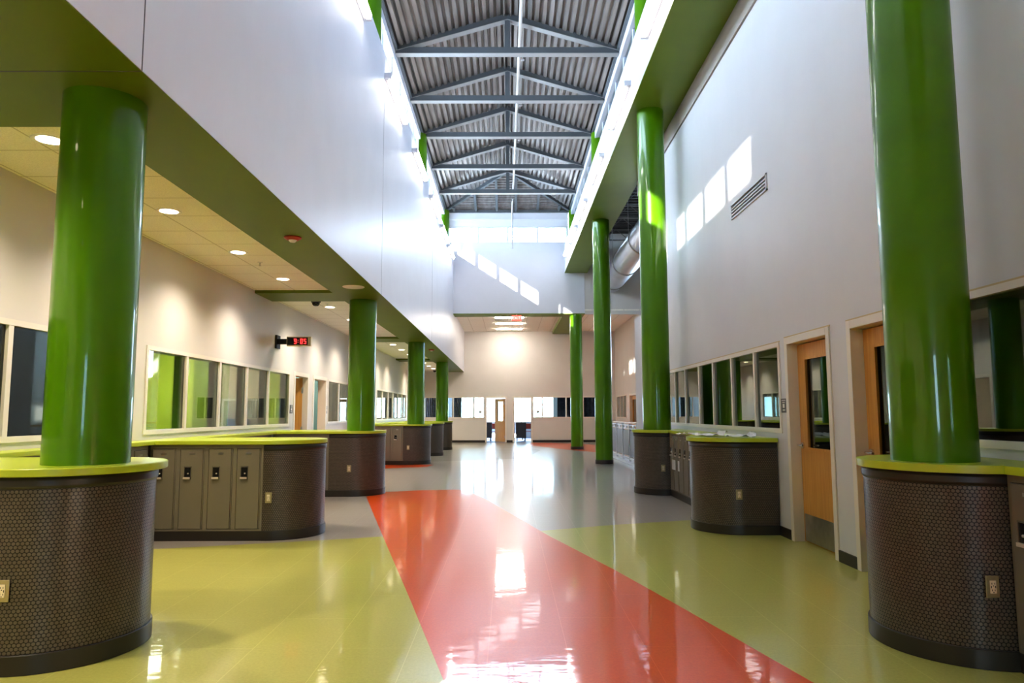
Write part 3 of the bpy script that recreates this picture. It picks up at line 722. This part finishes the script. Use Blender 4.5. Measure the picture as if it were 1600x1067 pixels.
# ------------------------------------------------------------------ clerestory
def clere(n, s, label, ya):
    xg = s*2.56
    t = anchor(n, (xg, 12, ZTOP), label=label, cat='window', kind='structure')
    lo, hi = sorted((s*2.50, s*2.66))
    MB().box(lo, hi, ya, 27.6, ZTOP, ZSILL).build('sill_wall', M['wall_white'], t)
    lo2, hi2 = sorted((s*2.46, s*2.66))
    ends = [YN]+CY
    mb = MB(); mu = MB()
    segs = [(YN if ya < 0 else 0.70, CY[1]-0.2)] + [(CY[i]+0.2, CY[i+1]-0.2) for i in (1, 2)]
    for a, b_ in segs:
        mb.box(lo2, hi2, a, b_, ZHEAD, ZEAVE-0.02)
        n_ = max(1, round((b_-a)/1.15)); 
        for k in range(n_+1):
            y = a+(b_-a)*k/n_ if a < 19 else 20.75+1.15*k; l3, h3 = sorted((xg-0.03, xg+0.05)); mu.box(l3, h3, y-0.05, y+0.05, ZSILL, ZHEAD)
    mb.build('header', M['wall_white'], t); mu.build('mullion', M['rail_white'], t)
    for a, b_ in segs: MB().box(xg-0.003, xg+0.003, a, b_, ZSILL, ZHEAD).build('window_pane', M['glass_sky'], t)
    if s < 0: MB().box(xg-0.05, xg+0.05, 20.95, 21.95, ZSILL, ZHEAD-0.35).build('sun_blocker', M['wall_white'], t)  # added blank panel, placed to cut a gap in the sun streak
    if ya > YN: MB().box(lo, hi, YN, ya, ZTOP, ZEAVE).build('blank_wall', M['wall_white'], t)
    return t
clere('window_11', -1, 'bright clerestory strip above the white upper wall', 0.70)
clere('window_12', 1, 'blue clerestory strip above the white beam', 0.70)
t = anchor('window_13', (0, 27.6, ZTOP), label='bright four-pane clerestory window above the cross wall', cat='window', kind='structure')
MB().box(-2.36, 2.36, 27.55, 27.7, ZCROSS, ZSE).build('sill_wall', M['wall_white'], t)
MB().box(-2.36, 2.36, 27.50, 27.7, 8.66, 9.20).build('header', M['wall_white'], t)
MB().box(-2.36, 2.36, 27.46, 27.50, 8.92, 8.97).build('header_lip', M['wall_white'], t)
mb = MB()
for x in (-2.33, -1.16, 0.0, 1.16, 2.33): mb.box(x-0.035, x+0.035, 27.56, 27.64, ZSE, 8.66)
mb.box(-2.36, 2.36, 27.55, 27.64, 8.61, 8.66); mb.build('mullion', M['rail_white'], t)
MB().box(-2.36, 2.36, 27.60, 27.605, ZSE, 8.66).build('window_pane', M['glass_sky'], t)

# ------------------------------------------------------------------ roof
def corr(mb, p_of, u0, u1, t0, t1, pitch=0.152, dep=0.062, tfun=None):
    """trapezoid deck profile along u, extruded along t; p_of(u,t,depth)->xyz"""
    prof = []; u = u0
    while u < u1-1e-6:
        prof += [(u, 0), (u+pitch*0.50, 0), (u+pitch*0.60, dep), (u+pitch*0.90, dep)]; u += pitch
    prof.append((u1, 0)); prof = [(min(p[0], u1), p[1]) for p in prof]
    prev = None
    for (ua, da), (ub, db) in zip(prof, prof[1:]):
        if ub-ua < 1e-6 and abs(da-db) < 1e-6: continue
        ta = tfun(ua) if tfun else (t0, t1); tb = tfun(ub) if tfun else (t0, t1)
        mb.face([p_of(ua, ta[0], da), p_of(ub, tb[0], db), p_of(ub, tb[1], db), p_of(ua, ta[1], da)])
YR = 25.05; YH = 27.62
sl = (ZRIDGE-ZEAVE)/2.56
t = anchor('roof_deck', (0, 12, ZEAVE), label='ribbed galvanised roof deck between the trusses', cat='roof', kind='structure')
for s in (-1, 1):
    mb = MB()
    corr(mb, lambda u, tt, d: (s*u, tt, ZRIDGE-sl*u+d), 0.0, 2.62, 0, 0, tfun=lambda u: (YN, YR+(YH-YR)*min(1, u/2.56)))
    mb.build('deck_slope', M['deck'], t, fix=False)
mb = MB(); corr(mb, lambda u, tt, d: (tt, YH-u, ZEAVE+(ZRIDGE-ZEAVE)*u/(YH-YR)+d), 0, YH-YR-0.01, 0, 0, tfun=lambda u: (-2.56*(1-u/(YH-YR)), 2.56*(1-u/(YH-YR))))
mb.build('deck_hip', M['deck'], t, fix=False)
mb = MB()
for s in (-1, 1): mb.face([(0, YN, ZRIDGE+0.1), (s*2.66, YN, ZEAVE+0.02), (s*2.66, 28.0, ZEAVE+0.02), (0, 28.0, ZRIDGE+0.1)])
for s in (-1, 1): mb.box(min(s*2.6, s*3.84), max(s*2.6, s*3.84), YN, 28.0, 9.2, 9.24)
mb.build('outer_sheet', M['deck_dark'], t, fix=False)
mb = MB()
for s in (-1, 1): mb.box(min(s*2.40, s*2.66), max(s*2.40, s*2.66), YN, 27.7, ZEAVE-0.02, ZEAVE+0.06)
mb.box(-2.5, 2.5, 27.46, 27.7, 9.20, 9.30); mb.build('eave_beam', M['truss'], t)
mb = MB()
for s in (-1, 1): mb.beam((0, YR, ZRIDGE-0.08), (s*2.45, YH-0.12, ZEAVE-0.0), 0.10, 0.12)
mb.build('hip_rafter', M['truss'], t)
for x in (-2.1, -1.25, -0.43, 0.31, 1.17, 2.0):
    top = 1-abs(x)/2.56
    MB().beam((x, YH-0.12, ZEAVE-0.02), (x, YH-(YH-YR)*top, ZEAVE+(ZRIDGE-ZEAVE)*top-0.10), 0.09, 0.09).build('hip_jack_rafter', M['truss'], t)
for x0 in (-0.09, 0.06): MB().box(x0, x0+0.03, YN, YR, ZRIDGE-0.09, ZRIDGE-0.02).build('ridge_angle', M['deck'], t)
# trusses
t = empty('roof_truss', cat='truss')
cw = 0.13
o = MB().box(-2.45, 2.45, -cw/2, cw/2, 0.012, 0.15).build('bottom_chord', M['truss'], t)
MB().box(-2.45, 2.45, -0.085, 0.085, 0.0, 0.012).build('lit_underside', M['truss_lit_underside'], o)  # thin added plate whose pale colour paints floor bounce under the chord
for s in (-1, 1):
    o = MB().beam((s*2.45, 0, 0.14), (0, 0, 0.14+0.72), 0.13, 0.13).build('top_chord', M['truss'], t)
    MB().beam((s*2.45, 0, 0.069), (0, 0, 0.069+0.72), 0.17, 0.012).build('lit_underside', M['truss_lit_underside'], o)
MB().box(-0.06, 0.06, -0.06, 0.06, 0.15, 0.80).build('king_post', M['truss'], t)
mb = MB()
for s in (-1, 1): mb.box(min(s*2.2, s*2.45), max(s*2.2, s*2.45), -0.008, 0.008, 0.05, 0.26)
mb.build('gusset_plate', M['truss'], t)
truss = Rep(t)
nm = ['first', 'second', 'third', 'fourth', 'fifth', 'last']
ys = [15.04, 17.43, 19.80, 22.45, 25.05]
for i, y in enumerate(ys):
    truss.place((0, y, ZEAVE-0.10), 0, 'grey steel roof truss, %s in view counting from the camera' % nm[i], 'grey steel roof trusses')
for y in (12.4, 9.9, 7.3, 4.7, 2.1): truss.place((0, y, ZEAVE-0.06), 0, 'grey steel roof truss above the camera, out of the frame', 'trusses out of the frame')
MB_near = MB(); MB_near.face([(-2.66, YN+0.02, ZTOP), (2.66, YN+0.02, ZTOP), (2.66, YN+0.02, ZEAVE), (0, YN+0.02, ZRIDGE+0.1), (-2.66, YN+0.02, ZEAVE)])
struct('wall_gable', MB_near, M['wall_white'], 'white gable end behind the camera', 'wall')

# sprinkler pipe
t = anchor('sprinkler_pipe', (0.3, 20, 9.72), label='white sprinkler main beside the ridge with a drop before the end window', cat='pipe')
MB().tube((0.42, YN, 9.74), (0.20, 26.75, 9.74), 0.038, 12).build('main_run', M['pipe_white'], t)
MB().tube((0.20, 26.72, 9.74), (0.17, 27.3, 9.28), 0.034, 12).tube((0.17, 27.3, 9.30), (0.17, 27.3, 7.72), 0.034, 12).build('drop_leg', M['pipe_white'], t)
for y in (13.4, 16.2, 18.7, 21.2, 23.6):
    mb = MB().box(0.33, 0.40, y-0.012, y+0.012, 9.66, 9.70).tube((0.365, y, 9.70), (0.365, y, 9.99), 0.006, 6); mb.box(0.31, 0.33, y-0.015, y+0.015, 9.66, 9.78); mb.build('hanger', M['pipe_white'], t)

# ------------------------------------------------------------------ recess open ceiling and duct
mb = MB(); corr(mb, lambda u, tt, d: (tt, u, 8.3+d), 10.0, YE+0.2, XR, 8.05, pitch=0.30, dep=0.07)
struct('ceiling_open', mb, M['deck_dark'], 'dark ribbed deck above the recess', 'ceiling', fix=False)
t = empty('bar_joist', cat='joist')
mb = MB().box(-2.45, 2.45, -0.03, 0.03, 0.40, 0.45).box(-2.45, 2.45, -0.03, 0.03, 0, 0.04); mb.build('chord', M['joist'], t)
mb = MB()
for k in range(10):
    x0 = -2.45+0.49*k; a, c = ((0.02, 0.42) if k % 2 else (0.42, 0.02)); mb.tube((x0, 0, a), (x0+0.49, 0, c), 0.012, 6)
mb.build('web', M['joist'], t)
jo = Rep(t)
for i in range(10): jo.place((5.55, 12.5+1.55*i, 7.83), 0, 'thin steel bar joist under the dark open ceiling by the duct', 'bar joists over the recess')
t = anchor('air_duct', (4.0, 21, 6.45), label='round silver spiral duct hung under the dark open ceiling', cat='duct')
R = 0.45
MB().tube((4.0, 13.5, 6.45), (4.0, YE+0.02, 6.45), R, 40).build('duct_run', M['duct'], t)
for y in (17.4, 20.6, 23.8, 26.6): MB().tube((4.0, y-0.03, 6.45), (4.0, y+0.03, 6.45), R+0.03, 40).build('duct_collar', M['steel'], t)
for y in (20.6, 23.8, 17.4):
    MB().tube((3.54, y, 6.5), (3.54, y, 8.3), 0.008, 6).tube((4.46, y, 6.5), (4.46, y, 8.3), 0.008, 6).build('hanger_rod', M['steel'], t)

# guard rail in the recess
t = anchor('guard_rail', (3.35, 21, 0), label='grey panelled guard rail with maple cap behind the free-standing column', cat='railing')
xr = 3.32
MB().box(xr-0.06, xr+0.06, 17.3, 24.2, 1.08, 1.12).build('cap', M['wood_cap'], t, bevel=0.005)
ysr = [17.4, 18.55, 19.7, 20.85, 22.0, 23.15, 24.1]
for y in ysr: MB().box(xr-0.03, xr+0.03, y-0.03, y+0.03, 0, 1.08).build('post', M['rail_white'], t)
for a, b_ in zip(ysr, ysr[1:]):
    MB().box(xr-0.015, xr+0.015, a+0.05, b_-0.05, 0.20, 0.90).build('panel', M['rail_gray'], t)
    mb = MB().box(xr-0.02, xr+0.02, a+0.03, b_-0.03, 0.93, 0.955).box(xr-0.02, xr+0.02, a+0.03, b_-0.03, 1.02, 1.05).box(xr-0.02, xr+0.02, a+0.03, b_-0.03, 0.10, 0.15).box(xr-0.014, xr+0.014, (a+b_)/2-0.09, (a+b_)/2+0.09, 0.955, 1.02)
    mb.build('rail', M['rail_white'], t)
MB().box(xr-0.10, xr+0.10, 17.3, 24.2, 0.001, 0.06).build('curb', M['rail_white'], t)

# ------------------------------------------------------------------ lights
t = empty('strip_light', cat='light')
MB().box(-0.05, 0.0, -0.95, 0.95, -0.05, 0.05).build('housing', M['white_plastic'], t)
mb = MB(); pr = [(0.0, -0.06)]+[(0.075*math.sin(PI*i/8), -0.06*math.cos(PI*i/8)) for i in range(1, 8)]+[(0.0, 0.06)]
mb.prism_axis(pr, -0.93, 0.93, 'y'); mb.build('lens', M['tube'], t)
for a, b_ in ((-1.02, -0.95), (0.95, 1.02)): MB().box(-0.06, 0.06, a, b_, -0.045, 0.045).build('end_bracket', M['rail_white'], t)
strip = Rep(t)
sy = [1.4, 4.9, 8.95, 12.75, 16.25, 19.6, 22.6, 25.2]
wn = ['behind the frame', 'above the nearest column', 'at the top of the picture', 'second in view', 'third in view', 'fourth in view', 'fifth in view', 'beside the end clerestory']
for y, w in zip(sy, wn):
    strip.place((XS+0.06, y, 7.12), 0, 'glowing strip light on the white upper wall, %s' % w, 'strip lights on the white upper wall')
for y, w in zip([1.4, 5.9, 9.6, 13.2, 16.75, 20.2, 23.0, 25.2], wn):
    strip.place((XB-0.06, y, 7.20), PI, 'glowing strip light on the white beam, %s' % w, 'strip lights on the white beam')
# downlights
t = empty('recessed_downlight', cat='light')
MB().lathe([(0.085, -0.002), (0.115, -0.006), (0.12, 0.0)], n=32).build('trim_ring', M['white_plastic'], t)
MB().lathe([(0, -0.003), (0.086, -0.003)], n=32).build('lens', M['downlight'], t)
dl = Rep(t)
dly = [-2.2, -0.4, 1.45, 3.3, 5.11, 6.98, 8.81, 10.60, 13.45, 15.3, 17.1, 20.9, 22.6, 24.4, 28.6, 30.4, 32.2]
for i, y in enumerate(dly):
    lb = (['round downlight behind the camera, out of the frame']*4+['round downlight half behind the nearest column', 'round downlight just past the nearest column', 'round downlight before the red smoke alarm', 'round downlight before the first full cross band',
          'round downlight just past the cross band with the camera dome', 'small downlight second past the camera dome', 'small downlight third past the camera dome', 'small downlight past the second column', 'small downlight second past the second column', 'small downlight third past the second column',
          'tiny downlight past the third column', 'tiny downlight second past the third column', 'tiny downlight nearest the far wall'])[i]
    dl.place((-3.37, y, (ZCEIL if y > 4.75 else ZSOF-0.001)-0.001), 0, lb, 'round downlights in the tile ceiling')
    ld = bpy.data.lights.new('downlight_spot', 'SPOT'); ld.energy = 120; ld.color = (1.0, 0.85, 0.68); ld.spot_size = math.radians(136); ld.spot_blend = 0.85; ld.shadow_soft_size = 0.06
    lo = bpy.data.objects.new('downlight_spot', ld); col.objects.link(lo); lo.location = (-3.37, y, ZSOF-0.03 if y < 4.75 else ZCEIL-0.03)
    if y < 4.75: ld.energy = 140
dl.place((4.2, 31.4, 5.279), 0, 'lone downlight in the far recess ceiling', 'round downlights in the tile ceiling')
# far troffers
t = empty('ceiling_troffer', cat='light')
MB().box(-0.62, 0.62, -0.15, 0.15, -0.012, 0.0).build('housing', M['white_plastic'], t)
MB().box(-0.58, 0.58, -0.12, 0.12, -0.045, -0.012).build('lens', M['troffer'], t)
tf = Rep(t)
for y, w in ((29.0, 'nearest, behind the exit sign'), (31.0, 'middle one'), (33.0, 'closest to the far wall')):
    tf.place((0.05, y, 5.279), 0, 'bright linear ceiling light at the far end, %s' % w, 'linear lights at the far end')
mb = MB().box(-0.55, 0.0, 29.7, 30.0, 5.265, 5.279)
o = tag(mb.build('ceiling_vent', M['taupe'], origin=(-0.27, 29.85, 5.28)), 'thin return air grille between the far linear lights', 'vent')

# ------------------------------------------------------------------ small fittings
# clock on bracket
t = anchor('wall_clock', (XL, 12.6, 2.6), label='black digital clock on a wall bracket reading 9:05 in red', cat='clock')
yk = 12.75; zk = 2.655
MB().box(XL, XL+0.035, yk-0.10, yk+0.10, zk-0.13, zk+0.11).build('wall_plate', M['black_gloss'], t, bevel=0.004)
MB().box(XL+0.035, XL+0.19, yk-0.035, yk+0.035, zk-0.05, zk+0.045).build('arm', M['black_gloss'], t)
x0, x1 = XL+0.19, XL+0.62
cs = MB().box(x0, x1, yk-0.05, yk+0.05, zk-0.085, zk+0.085).build('clock_case', M['ivory'], t, bevel=0.006)
MB().box(x0+0.012, x1-0.055, yk-0.054, yk-0.049, zk-0.065, zk+0.068).build('display', M['black_gloss'], cs)
SEG = {'0': 'abcdef', '5': 'afgcd', '9': 'abcdfg'}
mb = MB()
def digit(ch, cx, w=0.042, h=0.088, th=0.011):
    y0, y1 = yk-0.0565, yk-0.054
    G_ = {'a': (cx-w/2, cx+w/2, zk+h/2-th, zk+h/2), 'd': (cx-w/2, cx+w/2, zk-h/2, zk-h/2+th), 'g': (cx-w/2, cx+w/2, zk-th/2, zk+th/2),
          'f': (cx-w/2, cx-w/2+th, zk, zk+h/2), 'b': (cx+w/2-th, cx+w/2, zk, zk+h/2), 'e': (cx-w/2, cx-w/2+th, zk-h/2, zk), 'c': (cx+w/2-th, cx+w/2, zk-h/2, zk)}
    for k in SEG[ch]: q = G_[k]; mb.box(q[0], q[1], y0, y1, q[2], q[3])
xm = x0+0.155
digit('9', xm); digit('0', xm+0.11); digit('5', xm+0.175)
for z in (-0.018, 0.018): mb.box(xm+0.045, xm+0.053, yk-0.0565, yk-0.054, zk+z-0.005, zk+z+0.005)
mb.build('digits', M['led'], cs)
# air grille on the tall wall
t = anchor('air_grille', (XR, 8.87, 4.08), label='long slotted air grille high on the tall grey wall', cat='vent')
y0, y1, z0, z1 = 8.20, 9.54, 3.98, 4.185
mb = MB()
for q in ((y0, y1, z1-0.018, z1), (y0, y1, z0, z0+0.018), (y0, y0+0.02, z0, z1), (y1-0.02, y1, z0, z1)): mb.box(XR-0.018, XR, *q)
mb.build('grille_frame', M['rail_white'], t)
MB().box(XR-0.004, XR-0.001, y0+0.02, y1-0.02, z0+0.018, z1-0.018).build('backing', M['black'], t)
for k in range(3):
    z = z0+0.018+(k+1)*(z1-z0-0.036)/4; MB().box(XR-0.015, XR-0.004, y0+0.02, y1-0.02, z-0.008, z+0.008).build('bar', M['rail_white'], t)
# room signs
def sign(loc, axis, s, label, w=0.16, h=0.15):
    t = anchor('room_sign', loc, label=label, cat='sign', group='small room signs'); x, y, z = loc
    def bx(mb, u0, u1, d0, d1, w0, w1):
        if axis == 'x': lo, hi = sorted((x+s*d0, x+s*d1)); mb.box(lo, hi, y+u0, y+u1, z+w0, z+w1)
        else: lo, hi = sorted((y+s*d0, y+s*d1)); mb.box(x+u0, x+u1, lo, hi, z+w0, z+w1)
    mb = MB(); bx(mb, -w/2, w/2, 0, 0.008, -h/2, h/2); mb.build('plaque', M['sign'], t)
    mb = MB(); bx(mb, -w*0.17, w*0.17, 0.008, 0.010, -h*0.16, h*0.12); mb.build('white_panel', M['paper'], t)
    mb = MB(); bx(mb, -w*0.34, w*0.34, 0.008, 0.0095, h*0.34, h*0.42); bx(mb, -w*0.25, w*0.25, 0.008, 0.0095, h*0.19, h*0.27); bx(mb, -w*0.25, w*0.2, 0.008, 0.0095, -h*0.36, -h*0.26); mb.build('text_line', M['sign_light'], t)
sign((XR, 7.955, 1.445), 'x', -1, 'small grey room sign beside the wood door with kick plate', 0.15, 0.155)
sign((XL, 13.70, 1.46), 'x', 1, 'small grey room sign beside the open wood door', 0.16, 0.16)
sign((XL, 16.37, 1.46), 'x', 1, 'small grey room sign past the dark teal doorway', 0.1, 0.16)
sign((-1.32, YB-0.02, 1.44), 'y', -1, 'tiny room sign beside the half-open classroom door', 0.13, 0.14)
sign((1.40, YB-0.02, 1.44), 'y', -1, 'tiny room sign beside the wide open classroom door', 0.13, 0.14)
# fire detectors, speaker, camera dome, sprinklers
def smoke(x, y, z, label):
    t = anchor('smoke_alarm', (x, y, z), label=label, cat='alarm', group='red ceiling alarms')
    MB().lathe([(0.0, -0.035), (0.06, -0.035), (0.095, -0.012), (0.095, 0.0)], (x, y, z)).build('red_base', M['red'], t)
    MB().lathe([(0.0, -0.06), (0.03, -0.055), (0.045, -0.035)], (x, y, z)).build('strobe_lens', M['white_plastic'], t)
smoke(-2.40, 7.85, ZSOF, 'red smoke alarm on the green soffit past the nearest column')
smoke(-2.36, 22.0, ZSOF, 'small red alarm on the green soffit past the third column')
t = anchor('ceiling_speaker', (-2.40, 11.1, ZSOF), label='round cream speaker on the green soffit before the second column', cat='speaker')
MB().lathe([(0, -0.012), (0.14, -0.012), (0.165, -0.006), (0.17, 0)], (-2.40, 11.0, ZSOF)).build('grille_disc', M['white_plastic'], t)
def dome(y, label, z=ZCEIL):
    t = anchor('camera_dome', (-3.45, y, z), label=label, cat='camera', group='security camera domes')
    MB().lathe([(0.0, -0.09), (0.04, -0.083), (0.065, -0.055), (0.07, -0.02)], (-3.45, y, z)).build('dome_shell', M['black_gloss'], t)
    MB().lathe([(0.07, -0.025), (0.085, -0.02), (0.085, 0)], (-3.45, y, z)).build('mount_ring', M['sign'], t)
dome(12.75, 'black security camera dome just past the first full cross band'); dome(33.6, 'tiny black camera dome at the far end of the tile ceiling')
t = empty('ceiling_sprinkler', cat='sprinkler')
MB().lathe([(0.035, 0), (0.03, -0.008), (0, -0.008)], n=16).build('escutcheon', M['white_plastic'], t)
MB().tube((0, 0, -0.008), (0, 0, -0.05), 0.007, 8).lathe([(0, -0.052), (0.018, -0.050), (0.018, -0.047), (0, -0.045)], n=12).build('spray_nozzle', M['steel'], t)
sh = Rep(t)
for y, lb in ((9.4, 'small sprinkler head in the tile ceiling before the cross band'), (12.95, 'small sprinkler head beside the black camera dome')): sh.place((-3.30, y, ZCEIL-0.001), 0, lb, 'ceiling sprinkler heads')
# exit sign
t = anchor('exit_sign', (0.33, YE-0.1, 5.1), label='small red exit sign under the white cross wall', cat='sign')
bx_ = MB().box(0.15, 0.51, YE+0.05, YE+0.09, 4.90, 5.11).build('sign_box', M['exit_red'], t, bevel=0.004)
MB().box(0.31, 0.35, YE+0.06, YE+0.08, 5.11, 5.15).build('stem', M['white_plastic'], t)
cu = bpy.data.curves.new('lettering', 'FONT'); cu.body = 'EXIT'; cu.size = 0.155; cu.align_x = 'CENTER'; cu.align_y = 'CENTER'; cu.extrude = 0.002
cu.materials.append(M['exit_white'])
tmp = bpy.data.objects.new('lettering_curve', cu); col.objects.link(tmp); bpy.context.view_layer.update()
me = bpy.data.meshes.new_from_object(tmp.evaluated_get(bpy.context.evaluated_depsgraph_get())); bpy.data.objects.remove(tmp); bpy.data.curves.remove(cu)
tx = bpy.data.objects.new('lettering', me); col.objects.link(tx); tx.parent = bx_
tx.rotation_euler = (PI/2, 0, 0); tx.location = (0.0, YE+0.045-(YE-0.1), 5.005-5.1)

# ------------------------------------------------------------------ classroom furniture seen through the far doors
def cart(x, y, w, label):
    t = anchor('storage_cart', (x, y, 0), label=label, cat='cart')
    MB().box(x-w/2, x+w/2, y-0.25, y+0.25, 0.16, 0.92).build('cabinet', M['cart_dark'], t, bevel=0.01)
    MB().box(x-w/2-0.02, x+w/2+0.02, y-0.27, y+0.27, 0.92, 0.95).build('cart_top', M['steel'], t)
    for dx in (-1, 1):
        for dy in (-1, 1): MB().tube((x+dx*(w/2-0.06)-0.02, y+dy*0.2, 0.06), (x+dx*(w/2-0.06)+0.02, y+dy*0.2, 0.06), 0.055, 12).beam((x+dx*(w/2-0.06), y+dy*0.2, 0.06), (x+dx*(w/2-0.06), y+dy*0.2, 0.17), 0.03, 0.03).build('caster', M['black'], t)
cart(0.62, 35.6, 0.50, 'dark storage cart on casters inside the wide open classroom door')
cart(-0.98, 35.9, 0.34, 'narrow dark cart inside the half-open classroom door')
def table(x, y, label):
    t = anchor('classroom_table', (x, y, 0), label=label, cat='table', group='classroom tables')
    MB().box(x-0.7, x+0.7, y-0.35, y+0.35, 0.72, 0.75).build('table_top', M['white_plastic'], t, bevel=0.005)
    for dx in (-0.62, 0.62):
        for dy in (-0.28, 0.28): MB().tube((x+dx, y+dy, 0), (x+dx, y+dy, 0.72), 0.02, 10).build('leg', M['cart_dark'], t)
table(1.35, 37.3, 'white-topped table behind the dark storage cart'); table(-0.9, 37.6, 'white-topped table behind the half-open classroom door')
t = empty('classroom_chair', cat='chair')
MB().box(-0.2, 0.2, -0.2, 0.2, 0.43, 0.46).build('seat', M['chair_red'], t, bevel=0.01)
MB().box(-0.19, 0.19, 0.19, 0.215, 0.58, 0.85).build('backrest', M['chair_red'], t, bevel=0.01)
for dx in (-0.17, 0.17):
    MB().tube((dx, -0.17, 0), (dx, -0.17, 0.43), 0.013, 8).build('leg', M['steel'], t); MB().tube((dx, 0.2, 0), (dx, 0.2, 0.75), 0.013, 8).build('leg', M['steel'], t)
ch = Rep(t)
for x, y, rz, lb in ((1.05, 36.5, PI, 'red classroom chair beside the dark storage cart'), (1.55, 36.5, PI, 'red classroom chair at the near corner of the white-topped table'), (-0.75, 36.7, PI, 'red classroom chair behind the half-open classroom door')):
    ch.place((x, y, 0.006), rz, lb, 'red classroom chairs')
# desk lamp glow in the dim office
t = anchor('desk_lamp', (-6.9, 7.4, 0.0), label='glowing lamp in the dim office beside the nearest column', cat='lamp')
MB().tube((-7.3, 9.0-1.6, 1.30), (-7.55, 7.4, 1.30), 0.012, 8).build('lamp_arm', M['steel'], t)
MB().lathe([(0.05, 0.12), (0.11, 0.0)], (-7.25, 7.4, 1.28)).build('lamp_shade', M['lamp_warm'], t)

# ------------------------------------------------------------------ camera
f, pit, yaw, rol = 1119.54, math.radians(5.71829), math.radians(0.31157), math.radians(0.17397)
def wdir(X, U, D):
    c, s = math.cos(rol), math.sin(rol); x = X*c+U*s; u_ = -X*s+U*c
    cp, sp = math.cos(pit), math.sin(pit); y = cp*D-sp*u_; z = sp*D+cp*u_
    cy, sn = math.cos(yaw), math.sin(yaw)
    return Vector((x*cy+y*sn, -x*sn+y*cy, z))
r_, u_, b_ = wdir(1, 0, 0), wdir(0, 1, 0), -wdir(0, 0, 1)
cam = bpy.data.cameras.new('camera'); co = bpy.data.objects.new('camera', cam); col.objects.link(co)
cam.sensor_width = 36; cam.lens = f/1600*36; cam.clip_start = 0.05; cam.clip_end = 500
co.matrix_world = Matrix(((r_.x, u_.x, b_.x, 0), (r_.y, u_.y, b_.y, 0), (r_.z, u_.z, b_.z, 1.37), (0, 0, 0, 1)))
scn.camera = co

# ------------------------------------------------------------------ daylight
SUN = Vector((0.71, 1.0, -0.451)).normalized()
sd = bpy.data.lights.new('sun', 'SUN'); sd.energy = 150; sd.angle = math.radians(0.5); sd.color = (1.0, 0.95, 0.86)
so = bpy.data.objects.new('sun', sd); col.objects.link(so); so.rotation_euler = SUN.to_track_quat('-Z', 'Y').to_euler(); so.location = (-20, -20, 30)
w = bpy.data.worlds.new('World'); scn.world = w; w.use_nodes = True; nt = w.node_tree
bg = nt.nodes['Background']
tc = N(nt, 'ShaderNodeTexCoord'); dot = N(nt, 'ShaderNodeVectorMath', operation='DOT_PRODUCT')
L(nt, tc.outputs['Generated'], dot.inputs[0]); dot.inputs[1].default_value = tuple(Vector((-1, 0.25, 0.0)).normalized())
mr = N(nt, 'ShaderNodeMapRange'); mr.inputs['From Min'].default_value = -0.9; mr.inputs['From Max'].default_value = 0.6; L(nt, dot.outputs['Value'], mr.inputs['Value'])
L(nt, ramp(nt, mr.outputs[0], [(0.0, (0.05, 0.13, 0.26)), (0.45, (0.45, 0.62, 0.9)), (0.75, (0.62, 0.80, 1.0))]), bg.inputs[0])
bg.inputs[1].default_value = 20
# daylight entering through each glazed strip (area lamps standing in the window openings)
def area(name, loc, d, sx, sy, e, c):
    a = bpy.data.lights.new(name, 'AREA'); a.shape = 'RECTANGLE'; a.size = sx; a.size_y = sy; a.energy = e; a.color = c
    if name.startswith('portal'): a.cycles.is_portal = True
    o = bpy.data.objects.new(name, a); col.objects.link(o); o.location = loc; o.rotation_euler = Vector(d).to_track_quat('-Z', 'Y').to_euler(); return o
o = area('portal_clerestory', (-2.70, 14, 8.33), (1, 0, 0), 0.6, 27.5, 1, (1, 1, 1))
o = area('portal_clerestory', (2.70, 11.5, 8.33), (-1, 0, 0), 0.6, 33, 1, (1, 1, 1))
o = area('portal_end', (0, 27.72, 8.35), (0, -1, 0), 4.8, 0.6, 1, (1, 1, 1))
o = area('portal_classroom', (0, 41.15, 1.9), (0, -1, 0), 5.4, 2.2, 1, (1, 1, 1))
o = area('portal_entrance', (0.1, YN-0.1, 1.7), (0, 1, 0), 1.2, 1.4, 1, (1, 1, 1))

# ------------------------------------------------------------------ render look
scn.view_settings.view_transform = 'Standard'; scn.view_settings.look = 'Medium High Contrast'
scn.view_settings.exposure = 0.45; scn.view_settings.gamma = 1.0
cy = scn.cycles
cy.max_bounces = 10; cy.diffuse_bounces = 5; cy.glossy_bounces = 5; cy.transmission_bounces = 6; cy.transparent_max_bounces = 12
cy.sample_clamp_indirect = 6.0; cy.caustics_reflective = False; cy.caustics_refractive = False
cy.use_denoising = True
